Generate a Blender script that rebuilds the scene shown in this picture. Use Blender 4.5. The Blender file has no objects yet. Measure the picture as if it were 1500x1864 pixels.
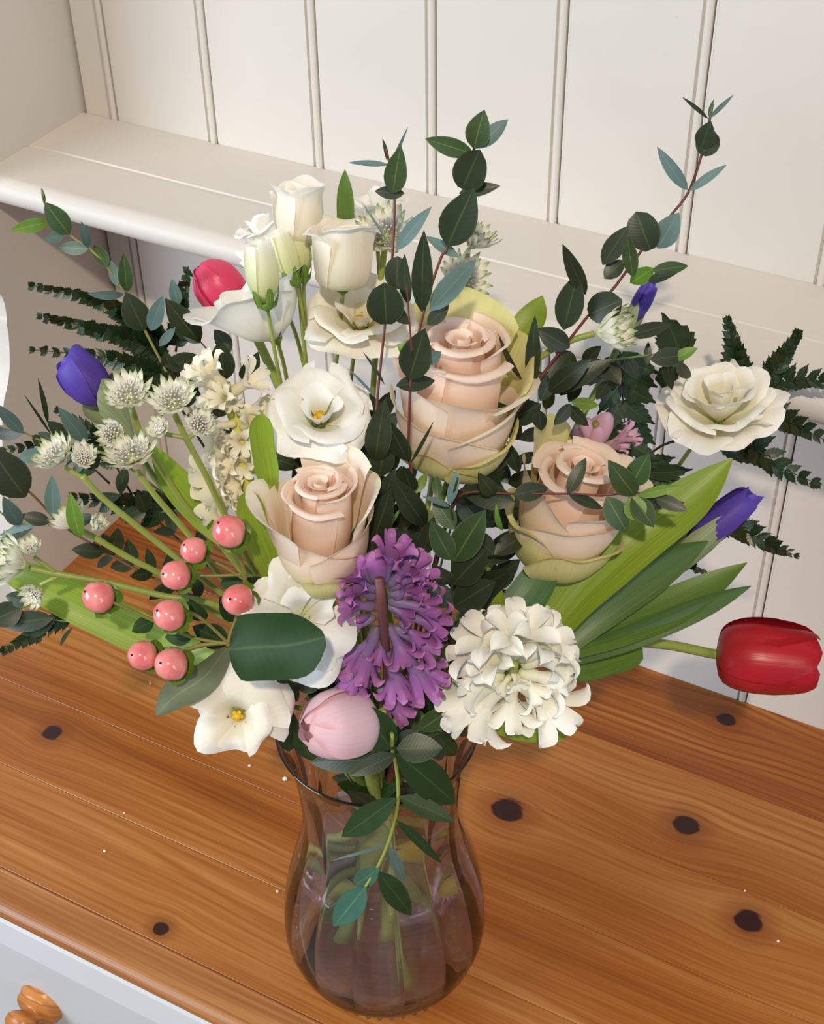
import bpy, math, random
import numpy as np
from mathutils import Matrix, Vector

# ------------------------------------------------------------------ camera, light, exposure
SC = bpy.context.scene
COL = SC.collection
V3 = lambda *a: np.array(a, float)
CAM = V3(0.30092, -0.50252, 0.88608)          # worktop surface is z = 0, floor z = -0.80
CR = V3(0.8824661458617512, 0.470201495391196, -0.012808401141024307)
CU = V3(-0.2891379536034403, 0.5637249820720437, 0.7737010975653897)
CF = V3(-0.37101582876465133, 0.6790616307226885, -0.6334213104137892)
FPX, PW, PH = 2663.537, 1500.0, 1864.0
cd = bpy.data.cameras.new('camera')
cd.sensor_fit = 'VERTICAL'; cd.sensor_height = 24.0; cd.lens = 24.0 * FPX / PH
cd.clip_start = 0.01; cd.clip_end = 60
co = bpy.data.objects.new('camera', cd); COL.objects.link(co)
co.matrix_world = Matrix([[CR[0], CU[0], -CF[0], CAM[0]], [CR[1], CU[1], -CF[1], CAM[1]],
                          [CR[2], CU[2], -CF[2], CAM[2]], [0, 0, 0, 1]])
SC.camera = co

w = bpy.data.worlds.new('room_light'); SC.world = w; w.use_nodes = True
bg = w.node_tree.nodes['Background']
bg.inputs[0].default_value = (0.58, 0.74, 1.0, 1); bg.inputs[1].default_value = 0.24

def area(name, loc, target, size, energy, color, sizey=None):
    l = bpy.data.lights.new(name, 'AREA'); l.energy = energy; l.color = color; l.size = size
    if sizey: l.shape = 'RECTANGLE'; l.size_y = sizey
    else: l.shape = 'DISK'
    o = bpy.data.objects.new(name, l); COL.objects.link(o); o.location = loc
    d = Vector(target) - Vector(loc); o.rotation_euler = d.to_track_quat('-Z', 'Y').to_euler()
    return o
area('ceiling_lamp', (1.19, -2.40, 3.45), (0, 0.1, 0.3), 0.15, 90, (1.0, 0.84, 0.64))
area('window_daylight', (-1.2, -1.3, 0.85), (0.15, 0.2, 0.25), 1.0, 27, (0.80, 0.90, 1.0), 1.0)
area('side_window_daylight', (1.7, -0.9, 0.9), (0, 0.1, 0.2), 0.5, 5, (0.80, 0.89, 1.0), 0.85)
vs = SC.view_settings
SC.display_settings.display_device = 'sRGB'
vs.view_transform = 'Standard'; vs.look = 'None'; vs.gamma = 1.0; vs.exposure = 0.30
vs.use_curve_mapping = False
rng = random.Random(7)

# ------------------------------------------------------------------ helpers
HH = V3(CF[0], CF[1], 0); HH /= np.linalg.norm(HH)
def at(x, y, s=0.0):
    """A point of the room on the upright plane that stands s metres in front of the vase axis."""
    d = CF + CR * ((x - PW / 2) / FPX) - CU * ((y - PH / 2) / FPX)
    t = (-s - CAM @ HH) / (d @ HH)
    return CAM + t * d
def mpp(P):
    return ((P - CAM) @ CF) / FPX            # metres per photo pixel at that depth
def unit(v):
    n = np.linalg.norm(v); return v / n if n > 1e-12 else v
def imdir(a, b, c):
    return unit(CR * a + CU * b - CF * c)
def lin(r, g, b):
    f = lambda c: (c / 255 / 12.92) if c <= 10 else ((c / 255 + .055) / 1.055) ** 2.4
    return (f(r), f(g), f(b), 1)
def mix3(a, b, t): return tuple(a[i] * (1 - t) + b[i] * t for i in range(3)) + (1,)

def mk(name, V, F, mat, uv=None, smooth=True):
    me = bpy.data.meshes.new(name)
    me.from_pydata([tuple(map(float, v)) for v in V], [], F)
    if uv is not None:
        l = me.uv_layers.new(name='UVMap')
        idx = np.empty(len(me.loops), int); me.loops.foreach_get('vertex_index', idx)
        l.data.foreach_set('uv', np.asarray(uv, float)[idx].ravel())
    if smooth: me.polygons.foreach_set('use_smooth', [True] * len(me.polygons))
    if mat: me.materials.append(mat)
    me.update()
    return me
def link(name, me, parent=None, M=None):
    """One object; vertices (or M) are in room coordinates, the parent only moves the origin."""
    o = bpy.data.objects.new(name, me); COL.objects.link(o)
    off = Vector((0, 0, 0))
    if parent is not None:
        o.parent = parent; p = parent
        while p is not None: off += p.location; p = p.parent
    T = Matrix.Translation(-off)
    o.matrix_basis = T @ M if M is not None else T
    return o
def part(name, V, F, mat, parent, uv=None, smooth=True, label=None):
    o = link(name, mk(name, V, F, mat, uv, smooth), parent)
    if label: o['label'] = label
    return o
def subpart(name, V, F, mat, parent, uv=None, smooth=True):
    """Child of a part: the part's own matrix already carries the offset."""
    o = bpy.data.objects.new(name, mk(name, V, F, mat, uv, smooth)); COL.objects.link(o)
    o.parent = parent
    return o
def thing(name, label, cat, loc, group=None):
    o = bpy.data.objects.new(name, None); COL.objects.link(o); o.location = tuple(map(float, loc))
    o.empty_display_size = .01
    o['label'] = label; o['category'] = cat
    if group: o['group'] = group
    return o
def grid_faces(nu, nv, wrap=False):
    F = []
    for j in range(nv - 1):
        for i in range(nu if wrap else nu - 1):
            a = j * nu + i; b = j * nu + (i + 1) % nu
            F.append((a, b, b + nu, a + nu))
    return F
def catmull(P, n):
    P = np.asarray(P, float)
    if len(P) == 2: return np.array([P[0] + (P[1] - P[0]) * t for t in np.linspace(0, 1, n)])
    Q = np.vstack([2 * P[0] - P[1], P, 2 * P[-1] - P[-2]]); out = []
    for t in np.linspace(0, len(P) - 1, n):
        i = min(int(t), len(P) - 2); f = t - i
        a, b, c, d = Q[i:i + 4]
        out.append(.5 * (2 * b + (c - a) * f + (2 * a - 5 * b + 4 * c - d) * f * f + (3 * b - a - 3 * c + d) * f ** 3))
    return np.array(out)
def tube(P, r, n=6, cap=True):
    P = np.asarray(P, float); r = np.broadcast_to(np.asarray(r, float), (len(P),))
    V = []; F = []; T = np.gradient(P, axis=0)
    up = V3(0.31, 0.2, 0.93)
    for k, p in enumerate(P):
        t = unit(T[k]); a = unit(up - t * (up @ t)); b = np.cross(t, a); up = a
        for i in range(n):
            th = 2 * math.pi * i / n
            V.append(p + r[k] * (math.cos(th) * a + math.sin(th) * b))
    F = grid_faces(n, len(P), True)
    if cap: F += [tuple(range(n))[::-1], tuple(range((len(P) - 1) * n, len(P) * n))]
    uv = [(i / n, k / (len(P) - 1)) for k in range(len(P)) for i in range(n)]
    return V, F, uv
class MB:
    def __init__(s): s.V = []; s.F = []; s.uv = []
    def add(s, V, F, uv=None):
        o = len(s.V); s.V += list(V); s.F += [tuple(i + o for i in f) for f in F]
        s.uv += list(uv) if uv is not None else [(0, 0)] * len(V)
    def box(s, x0, x1, y0, y1, z0, z1):
        s.add([(x, y, z) for x in (x0, x1) for y in (y0, y1) for z in (z0, z1)],
              [(0, 1, 3, 2), (4, 6, 7, 5), (0, 4, 5, 1), (2, 3, 7, 6), (0, 2, 6, 4), (1, 5, 7, 3)])
    def extrude(s, prof, x0, x1, axis=0):
        """closed profile of (a, b) swept along an axis (0: x, profile y,z; 2: z, profile x,y)"""
        n = len(prof)
        for v in (x0, x1):
            s.V += [(v, a, b) if axis == 0 else (a, b, v) for a, b in prof]; s.uv += [(0, 0)] * n
        o = len(s.V) - 2 * n
        s.F += [(o + i, o + (i + 1) % n, o + n + (i + 1) % n, o + n + i) for i in range(n)]
        s.F += [tuple(o + i for i in range(n))[::-1], tuple(o + n + i for i in range(n))]
def lathe(prof, n=32, O=(0, 0, 0), A=(0, 0, 1), rmod=None):
    A = unit(np.array(A, float)); X = unit(np.cross(A, V3(0.3, 0.8, 0.52) if abs(A[2]) < .9 else V3(0, 1, 0))); Y = np.cross(A, X)
    V = []; uv = []
    for k, (r, z) in enumerate(prof):
        for i in range(n):
            th = 2 * math.pi * i / n; rr = r * (rmod(th, z) if rmod else 1)
            V.append(np.array(O) + X * rr * math.cos(th) + Y * rr * math.sin(th) + A * z)
            uv.append((i / n, k / (len(prof) - 1)))
    return V, grid_faces(n, len(prof), True), uv

# ------------------------------------------------------------------ materials
def newmat(name):
    m = bpy.data.materials.new(name); m.use_nodes = True
    nt = m.node_tree; b = nt.nodes['Principled BSDF']
    return m, nt, b
def N(nt, typ, **k):
    n = nt.nodes.new(typ)
    for a, v in k.items():
        if a.startswith('i_'):
            key = a[2:]; n.inputs[int(key) if key.isdigit() else key].default_value = v
        else: setattr(n, a, v)
    return n
def ramp(nt, stops, src):
    r = N(nt, 'ShaderNodeValToRGB'); e = r.color_ramp.elements
    while len(e) < len(stops): e.new(.5)
    for el, (p, c) in zip(e, stops): el.position = p; el.color = c
    nt.links.new(src, r.inputs[0]); return r
def mathn(nt, op, a, b=None, clamp=False):
    n = N(nt, 'ShaderNodeMath', operation=op); n.use_clamp = clamp
    for i, v in enumerate((a, b)):
        if v is None: continue
        if isinstance(v, (int, float)): n.inputs[i].default_value = v
        else: nt.links.new(v, n.inputs[i])
    return n.outputs[0]
def plain(name, col, rough=.5, spec=.5, noise=0.0, nscale=40, bump=0.0, bscale=200, coat=0):
    m, nt, b = newmat(name)
    b.inputs['Base Color'].default_value = col; b.inputs['Roughness'].default_value = rough
    b.inputs['Specular IOR Level'].default_value = spec; b.inputs['Coat Weight'].default_value = coat
    tc = N(nt, 'ShaderNodeTexCoord')
    if noise:
        n = N(nt, 'ShaderNodeTexNoise', i_Scale=nscale, i_Detail=4.0); nt.links.new(tc.outputs['Object'], n.inputs['Vector'])
        r = ramp(nt, [(.3, mix3(col, (0, 0, 0), noise)), (.7, col)], n.outputs[0]); nt.links.new(r.outputs[0], b.inputs['Base Color'])
    if bump:
        n2 = N(nt, 'ShaderNodeTexNoise', i_Scale=bscale, i_Detail=3.0); nt.links.new(tc.outputs['Object'], n2.inputs['Vector'])
        bp = N(nt, 'ShaderNodeBump', i_Strength=bump, i_Distance=.002); nt.links.new(n2.outputs[0], bp.inputs['Height']); nt.links.new(bp.outputs[0], b.inputs['Normal'])
    return m
def translucent(nt, b, color_out, f):
    tr = N(nt, 'ShaderNodeBsdfTranslucent'); nt.links.new(color_out, tr.inputs[0])
    mx = N(nt, 'ShaderNodeMixShader'); mx.inputs[0].default_value = f
    nt.links.new(b.outputs[0], mx.inputs[1]); nt.links.new(tr.outputs[0], mx.inputs[2])
    nt.links.new(mx.outputs[0], nt.nodes['Material Output'].inputs[0])
def petal_mat(name, stops, transl=.25, rough=.55, streak=.12, blotch=None, nscale=60):
    """Colour runs from the petal's base (v = 0) to its rim (v = 1); fine veins run lengthwise."""
    m, nt, b = newmat(name)
    uv = N(nt, 'ShaderNodeUVMap'); sp = N(nt, 'ShaderNodeSeparateXYZ'); nt.links.new(uv.outputs[0], sp.inputs[0])
    oi = N(nt, 'ShaderNodeTexCoord')
    n = N(nt, 'ShaderNodeTexNoise', i_Scale=nscale, i_Detail=3.0); nt.links.new(oi.outputs['Object'], n.inputs['Vector'])
    off = mathn(nt, 'MULTIPLY', mathn(nt, 'SUBTRACT', n.outputs[0], .5), .5)
    v = mathn(nt, 'ADD', sp.outputs[1], off, True)
    r = ramp(nt, stops, v)
    cmb = N(nt, 'ShaderNodeCombineXYZ')
    nt.links.new(mathn(nt, 'MULTIPLY', sp.outputs[0], 26.0), cmb.inputs[0]); nt.links.new(mathn(nt, 'MULTIPLY', sp.outputs[1], 1.5), cmb.inputs[1])
    n2 = N(nt, 'ShaderNodeTexNoise', i_Scale=1.0, i_Detail=2.0); nt.links.new(cmb.outputs[0], n2.inputs['Vector'])
    hv = N(nt, 'ShaderNodeHueSaturation'); nt.links.new(r.outputs[0], hv.inputs['Color'])
    nt.links.new(mathn(nt, 'ADD', mathn(nt, 'MULTIPLY', n2.outputs[0], streak * 2), 1 - streak), hv.inputs['Value'])
    c = hv.outputs[0]
    nt.links.new(c, b.inputs['Base Color']); b.inputs['Roughness'].default_value = rough
    b.inputs['Specular IOR Level'].default_value = .3
    bp = N(nt, 'ShaderNodeBump', i_Strength=.15, i_Distance=.001); nt.links.new(n2.outputs[0], bp.inputs['Height']); nt.links.new(bp.outputs[0], b.inputs['Normal'])
    translucent(nt, b, c, transl)
    return m
def leaf_mat(name, col, vein, edge=None, rough=.42, transl=.12, var=.25, spec=.45):
    m, nt, b = newmat(name)
    uv = N(nt, 'ShaderNodeUVMap'); sp = N(nt, 'ShaderNodeSeparateXYZ'); nt.links.new(uv.outputs[0], sp.inputs[0])
    d = mathn(nt, 'MULTIPLY', mathn(nt, 'ABSOLUTE', mathn(nt, 'SUBTRACT', sp.outputs[0], .5)), 2.0)
    tc = N(nt, 'ShaderNodeTexCoord')
    n = N(nt, 'ShaderNodeTexNoise', i_Scale=90.0, i_Detail=3.0); nt.links.new(tc.outputs['Object'], n.inputs['Vector'])
    r = ramp(nt, [(0, vein), (.07, col), (.9, col), (1, edge or col)], d)
    oi = N(nt, 'ShaderNodeObjectInfo')
    hv = N(nt, 'ShaderNodeHueSaturation'); nt.links.new(r.outputs[0], hv.inputs['Color'])
    val = mathn(nt, 'ADD', mathn(nt, 'MULTIPLY', oi.outputs['Random'], var), mathn(nt, 'MULTIPLY', n.outputs[0], .5))
    nt.links.new(mathn(nt, 'ADD', val, 1 - var / 2 - .25), hv.inputs['Value'])
    nt.links.new(mathn(nt, 'ADD', mathn(nt, 'MULTIPLY', oi.outputs['Random'], .03), .485), hv.inputs['Hue'])
    nt.links.new(hv.outputs[0], b.inputs['Base Color']); b.inputs['Roughness'].default_value = rough
    b.inputs['Specular IOR Level'].default_value = spec
    # side veins as fine relief
    cm = N(nt, 'ShaderNodeCombineXYZ'); nt.links.new(mathn(nt, 'SUBTRACT', sp.outputs[1], mathn(nt, 'MULTIPLY', d, .18)), cm.inputs[0])
    wv = N(nt, 'ShaderNodeTexWave', i_Scale=4.0); nt.links.new(cm.outputs[0], wv.inputs['Vector'])
    bp = N(nt, 'ShaderNodeBump', i_Strength=.04, i_Distance=.001); nt.links.new(wv.outputs[1], bp.inputs['Height']); nt.links.new(bp.outputs[0], b.inputs['Normal'])
    translucent(nt, b, hv.outputs[0], transl)
    return m
def strap_mat(name, c0, c1, rough=.4):
    m, nt, b = newmat(name)
    uv = N(nt, 'ShaderNodeUVMap'); mp = N(nt, 'ShaderNodeMapping'); mp.inputs['Scale'].default_value = (30, 1.2, 1)
    nt.links.new(uv.outputs[0], mp.inputs[0])
    n = N(nt, 'ShaderNodeTexNoise', i_Scale=1.0, i_Detail=3.0); nt.links.new(mp.outputs[0], n.inputs['Vector'])
    r = ramp(nt, [(.25, c0), (.75, c1)], n.outputs[0]); nt.links.new(r.outputs[0], b.inputs['Base Color'])
    b.inputs['Roughness'].default_value = rough
    bp = N(nt, 'ShaderNodeBump', i_Strength=.1, i_Distance=.001); nt.links.new(n.outputs[0], bp.inputs['Height']); nt.links.new(bp.outputs[0], b.inputs['Normal'])
    translucent(nt, b, r.outputs[0], .25)
    return m
def paint_mat(name, col, rough=.45, speck=True):
    m, nt, b = newmat(name)
    g = N(nt, 'ShaderNodeNewGeometry')
    n = N(nt, 'ShaderNodeTexNoise', i_Scale=7.0, i_Detail=5.0); nt.links.new(g.outputs['Position'], n.inputs['Vector'])
    r = ramp(nt, [(.3, mix3(col, (0, 0, 0), .06)), (.7, col)], n.outputs[0])
    c = r.outputs[0]
    if speck:
        vo = N(nt, 'ShaderNodeTexVoronoi', i_Scale=15.0); nt.links.new(g.outputs['Position'], vo.inputs['Vector'])
        rr = ramp(nt, [(.012, (1, 1, 1, 1)), (.022, (0, 0, 0, 1))], vo.outputs['Distance'])
        mx = N(nt, 'ShaderNodeMixRGB'); nt.links.new(mathn(nt, 'MULTIPLY', rr.outputs[0], .6), mx.inputs[0]); nt.links.new(c, mx.inputs[1]); mx.inputs[2].default_value = lin(110, 85, 60); c = mx.outputs[0]
    nt.links.new(c, b.inputs['Base Color']); b.inputs['Roughness'].default_value = rough
    b.inputs['Specular IOR Level'].default_value = .35
    n2 = N(nt, 'ShaderNodeTexNoise', i_Scale=60.0, i_Detail=4.0); mp = N(nt, 'ShaderNodeMapping'); mp.inputs['Scale'].default_value = (1, 1, .25)
    nt.links.new(g.outputs['Position'], mp.inputs[0]); nt.links.new(mp.outputs[0], n2.inputs['Vector'])
    bp = N(nt, 'ShaderNodeBump', i_Strength=.18, i_Distance=.002); nt.links.new(n2.outputs[0], bp.inputs['Height']); nt.links.new(bp.outputs[0], b.inputs['Normal'])
    return m
KNOTS = [(-.345, .065, .0072), (-.157, -.047, .0052), (.016, .163, .0108), (.142, .212, .0090), (.21, .152, .0092), (.134, .329, .0066)]
def pine_mat(name, c_lo, c_mid, c_hi, knots=True, gl=.32, seed=0.0):
    """Waxed pine: long grain along x that swerves round the knots; knots sit where they are in the boards."""
    m, nt, b = newmat(name)
    L = nt.links.new
    g = N(nt, 'ShaderNodeNewGeometry'); sp = N(nt, 'ShaderNodeSeparateXYZ'); L(g.outputs['Position'], sp.inputs[0])
    X, Y = sp.outputs[0], sp.outputs[1]
    oi = N(nt, 'ShaderNodeObjectInfo')
    yy = mathn(nt, 'ADD', Y, mathn(nt, 'MULTIPLY', sp.outputs[2], 1.0)); mask = None; halo = None
    if knots:
        for kx, ky, kr in KNOTS:
            dx = mathn(nt, 'MULTIPLY', mathn(nt, 'SUBTRACT', X, kx), .9 / kr); dy = mathn(nt, 'MULTIPLY', mathn(nt, 'SUBTRACT', Y, ky), 1.0 / kr)
            d2 = mathn(nt, 'ADD', mathn(nt, 'MULTIPLY', dx, dx), mathn(nt, 'MULTIPLY', dy, dy))
            fall = mathn(nt, 'DIVIDE', 1.0, mathn(nt, 'ADD', 1.0, mathn(nt, 'MULTIPLY', d2, .22)))
            yy = mathn(nt, 'SUBTRACT', yy, mathn(nt, 'MULTIPLY', mathn(nt, 'MULTIPLY', fall, dy), kr * .8))
            d = mathn(nt, 'SQRT', d2)
            mask = d if mask is None else mathn(nt, 'MINIMUM', mask, d)
    cb = N(nt, 'ShaderNodeCombineXYZ'); L(mathn(nt, 'MULTIPLY', X, 2.2), cb.inputs[0]); L(mathn(nt, 'MULTIPLY', yy, 16.0), cb.inputs[1])
    L(mathn(nt, 'MULTIPLY', oi.outputs['Random'], 30.0), cb.inputs[2])
    n1 = N(nt, 'ShaderNodeTexNoise', i_Scale=1.0, i_Detail=2.0, i_Distortion=.3); L(cb.outputs[0], n1.inputs['Vector'])
    # growth rings cut lengthwise
    ph = mathn(nt, 'ADD', mathn(nt, 'MULTIPLY', yy, 700.0), mathn(nt, 'MULTIPLY', n1.outputs[0], 34.0))
    ring = mathn(nt, 'ADD', mathn(nt, 'MULTIPLY', mathn(nt, 'SINE', ph), .5), .5)
    ring = mathn(nt, 'POWER', ring, 2.2)
    cb2 = N(nt, 'ShaderNodeCombineXYZ'); L(mathn(nt, 'MULTIPLY', X, 9.0), cb2.inputs[0]); L(mathn(nt, 'MULTIPLY', yy, 420.0), cb2.inputs[1])
    n2 = N(nt, 'ShaderNodeTexNoise', i_Scale=1.0, i_Detail=3.0); L(cb2.outputs[0], n2.inputs['Vector'])
    cb3 = N(nt, 'ShaderNodeCombineXYZ'); L(mathn(nt, 'MULTIPLY', X, 1.6), cb3.inputs[0]); L(mathn(nt, 'MULTIPLY', yy, 22.0), cb3.inputs[1]); L(mathn(nt, 'MULTIPLY', oi.outputs['Random'], 9.0), cb3.inputs[2])
    n3 = N(nt, 'ShaderNodeTexNoise', i_Scale=1.0, i_Detail=2.0); L(cb3.outputs[0], n3.inputs['Vector'])
    ringamt = mathn(nt, 'MULTIPLY', ring, ramp(nt, [(.45, (0, 0, 0, 1)), (.7, (1, 1, 1, 1))], n3.outputs[0]).outputs[0])
    t = mathn(nt, 'ADD', mathn(nt, 'MULTIPLY', n3.outputs[0], .95), mathn(nt, 'MULTIPLY', mathn(nt, 'SUBTRACT', n2.outputs[0], .5), .5))
    t = mathn(nt, 'ADD', t, mathn(nt, 'MULTIPLY', mathn(nt, 'SUBTRACT', oi.outputs['Random'], .5), .25))
    t = mathn(nt, 'SUBTRACT', t, mathn(nt, 'MULTIPLY', ringamt, .30), True)
    r = ramp(nt, [(.18, c_lo), (.45, c_mid), (.75, c_hi)], t)
    c = r.outputs[0]
    if mask is not None:
        wob = mathn(nt, 'MULTIPLY', mathn(nt, 'SUBTRACT', n2.outputs[0], .5), .7)
        mk_ = mathn(nt, 'ADD', mask, wob)
        hr = ramp(nt, [(.30, (0, 0, 0, 1)), (.36, (1, 1, 1, 1))], mathn(nt, 'MULTIPLY', mk_, .36))
        hr.color_ramp.elements[0].position = .33; hr.color_ramp.elements[1].position = .40
        mx0 = N(nt, 'ShaderNodeMixRGB'); ha = ramp(nt, [(.2, (.55, .55, .55, 1)), (.55, (0, 0, 0, 1))], mathn(nt, 'MULTIPLY', mask, .2))
        L(ha.outputs[0], mx0.inputs[0]); L(c, mx0.inputs[1]); mx0.inputs[2].default_value = lin(112, 55, 22)
        mx = N(nt, 'ShaderNodeMixRGB'); L(hr.outputs[0], mx.inputs[0]); mx.inputs[1].default_value = lin(48, 22, 20); L(mx0.outputs[0], mx.inputs[2]); c = mx.outputs[0]
    L(c, b.inputs['Base Color']); b.inputs['Roughness'].default_value = gl; b.inputs['Specular IOR Level'].default_value = .4
    bp = N(nt, 'ShaderNodeBump', i_Strength=.12, i_Distance=.0008); L(mathn(nt, 'ADD', n2.outputs[0], ringamt), bp.inputs['Height']); L(bp.outputs[0], b.inputs['Normal'])
    return m

M_paint = paint_mat('cream_gloss_paint', lin(213, 207, 199))
M_paint_grey = paint_mat('pale_grey_paint', lin(196, 197, 199), speck=False)
M_pine = pine_mat('waxed_pine', lin(116, 56, 16), lin(157, 92, 36), lin(184, 128, 70))
M_pine_edge = pine_mat('pine_moulding', lin(118, 66, 30), lin(154, 98, 50), lin(182, 130, 78), knots=False)
M_knob = pine_mat('turned_pine', lin(110, 60, 25), lin(165, 95, 40), lin(196, 130, 66), knots=False)
# ------------------------------------------------------------------ dresser
XL, XR, YB, YF = -.463, .80, .3546, -.0865
SHZ = .3922
dr = thing('pine_dresser', 'cream painted dresser with pine worktop, plate shelf and boarded back', 'dresser', ((XL + XR) / 2, .13, -.80))
seams = [-.0575, .021, .094, .175, .263, YB]
for a, b_ in zip(seams[:-1], seams[1:]):
    e = .0003; ins = .0002
    prof = [(a + ins, -.022), (b_ - ins, -.022), (b_ - ins, -e), (b_ - ins - e, 0), (a + ins + e, 0), (a + ins, -e)]
    m = MB(); m.extrude(prof, XL - .01, XR + .01); part('plank', m.V, m.F, M_pine, dr, smooth=False)
# rounded front moulding with a small step behind it
prof = [(-.0578, -.0215), (-.0578, -.0008), (-.0590, -.0004), (-.0600, -.0020)]
prof += [(-.0720 - .0145 * math.sin(t), -.0115 + .0095 * math.cos(t)) for t in np.linspace(0, math.pi, 26)]
m = MB(); m.extrude(prof, XL - .01, XR + .01); part('front_moulding', m.V, m.F, M_pine_edge, dr, smooth=False)
# back boards
G0, G = -.429226, .0951472
k = -1
while True:
    x0, x1 = G0 + (k - .0) * G, G0 + (k + 1) * G
    if x0 > XR - .01: break
    x0 = max(x0, XL + .002); x1 = min(x1, XR - .002)
    y = YB; bw = .0042; gw = .0016; gd = .0022
    prof = [(x0 + .0006, y + .012), (x1 - .0006, y + .012), (x1 - .0006, y + .0008), (x1 - .0012, y)]
    c = x1 - .0012 - bw
    prof += [(x1 - .0012 - bw * t, y - .0009 * math.sin(math.pi * t)) for t in (.25, .5, .75)]
    prof += [(c, y), (c - .0004, y + gd), (c - gw, y + gd), (c - gw - .0006, y), (x0 + .0026, y), (x0 + .0018, y + .0014), (x0 + .0006, y + .0016)]
    m = MB(); m.extrude(prof, -.0215, 1.05, axis=2); part('board', m.V, m.F, M_paint, dr, smooth=False)
    k += 1
# plate shelf
ys = .2270
prof = [(YB - .0003, SHZ - .0215), (YB - .0003, SHZ), (.2890, SHZ), (.2884, SHZ - .0012), (.2848, SHZ - .0012), (.2842, SHZ)]
prof += [(ys + .011 - .011 * math.sin(t), SHZ - .0108 + .0108 * math.cos(t)) for t in np.linspace(0, math.pi, 26)]
m = MB(); m.extrude(prof, XL, XR); part('shelf', m.V, m.F, M_paint, dr, smooth=False)
# shaped side panels, scrolled below the shelf
def side_panel(x0, x1):
    edge = [(.180, .0), (.184, .12), (.192, .17), (.202, .200), (.211, .214), (.217, .226), (.2205, .238), (.2235, .252), (.2250, .266), (.2265, .272), (.2265, .288), (.2200, .300), (.213, .315), (.2090, .335), (.2090, .372)]
    edge2 = [(.2090, SHZ + .002), (.204, .46), (.185, .52), (.175, .60), (.175, 1.05)]
    e = catmull([V3(a, b, 0) for a, b in edge], 50)[:, :2].tolist() + catmull([V3(a, b, 0) for a, b in edge2], 18)[:, :2].tolist()
    m = MB(); m.extrude(e + [(YB + .012, 1.05), (YB + .012, 0.0)], x0, x1)
    part('side_panel', m.V, m.F, M_paint, dr, smooth=False)
side_panel(XL - .020, XL); side_panel(XR, XR + .020)
# carcass below
m = MB(); m.box(XL, XR, -.045, YB, -.79, -.023); part('carcass', m.V, m.F, M_paint_grey, dr, smooth=False)
m = MB(); m.extrude([(-.046, -.023), (-.0795, -.023), (-.0835, -.026), (-.0885, -.0465), (-.0885, -.049), (-.046, -.049)], XL, XR); part('rail', m.V, m.F, M_paint_grey, dr, smooth=False)
dw = MB(); dw.extrude([(-.046, -.0515), (-.0868, -.0515), (-.0872, -.052), (-.0872, -.195), (-.046, -.195)], XL + .03, XL + .62)
dro = part('drawer', dw.V, dw.F, M_paint_grey, dr, smooth=False)
dw = MB(); dw.extrude([(-.046, -.0515), (-.0868, -.0515), (-.0872, -.052), (-.0872, -.195), (-.046, -.195)], XL + .64, XR - .03)
dro2 = part('drawer', dw.V, dw.F, M_paint_grey, dr, smooth=False)
def knob(x, z, parent):
    prof = [(0, .031), (.006, .0308), (.011, .029), (.0142, .0255), (.0150, .022), (.0135, .0185), (.0095, .0155), (.0082, .0125), (.0100, .0098), (.0165, .0085), (.0178, .0065), (.0178, .0035), (.0185, .002), (.0195, 0)]
    V, F, uv = lathe(prof[::-1], 32, (x, -.0873, z), (0, -1, 0))
    subpart('knob', V, F, M_knob, parent)
knob(-.256, -.110, dro); knob(.48, -.112, dro2)
# subpart() keeps the part's offset, so nothing else to do
m = MB(); m.box(-2.2, 2.4, -2.6, .40, -.84, -.80)
fl = link('floor', mk('floor', m.V, m.F, plain('stone_floor', lin(150, 135, 120), .6, noise=.2, nscale=5), smooth=False)); fl['kind'] = 'structure'
m = MB(); m.box(-2.2, 2.4, .372, .45, -.80, 1.7)
wb = link('wall_back', mk('wall_back', m.V, m.F, paint_mat('cream_wall', lin(206, 197, 184), .7, False), smooth=False)); wb['kind'] = 'structure'
# crumbs
CRL = ['white crumb on the worktop left of the low white lisianthus', 'white crumb on the worktop just below the low white lisianthus', 'largest white crumb, lying beside the waist of the vase',
       'white crumb on the worktop at lower left, near the front moulding', 'white crumb on the worktop beside the bulge of the vase', 'faint crumb on the worktop above the lower left one',
       'white crumb on the pine just right of the far right knot', 'white crumb on the pine just above the far right knot']
M_crumb = plain('white_crumb', lin(240, 238, 232), .6)
M_chip = plain('bare_wood', lin(214, 190, 160), .7)
for i, (x, y, r) in enumerate([(-.306, .146, .0010), (-.183, .109, .0014), (-.151, .110, .0022), (-.234, -.011, .0012), (-.1, .018, .0013), (-.243, .025, .0008), (.234, .145, .0011), (.2, .175, .0010)]):
    V = []; F = []
    for j, (rr, zz) in enumerate([(.55, 0), (1, .5), (.6, 1.1)]):
        for q in range(6):
            a = q * math.pi / 3 + i; k_ = rng.uniform(.75, 1.2)
            V.append((rr * r * k_ * math.cos(a) + x, rr * r * k_ * math.sin(a) + y, zz * r))
    F = grid_faces(6, 3, True) + [(0, 5, 4, 3, 2, 1), (12, 13, 14, 15, 16, 17)]
    V = [(a - x, b - y, c) for a, b, c in V]
    o = link('crumb', mk('crumb', V, F, M_crumb)); o.location = (x, y, .0001)
    o['label'] = CRL[i]; o['category'] = 'crumb'

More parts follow.
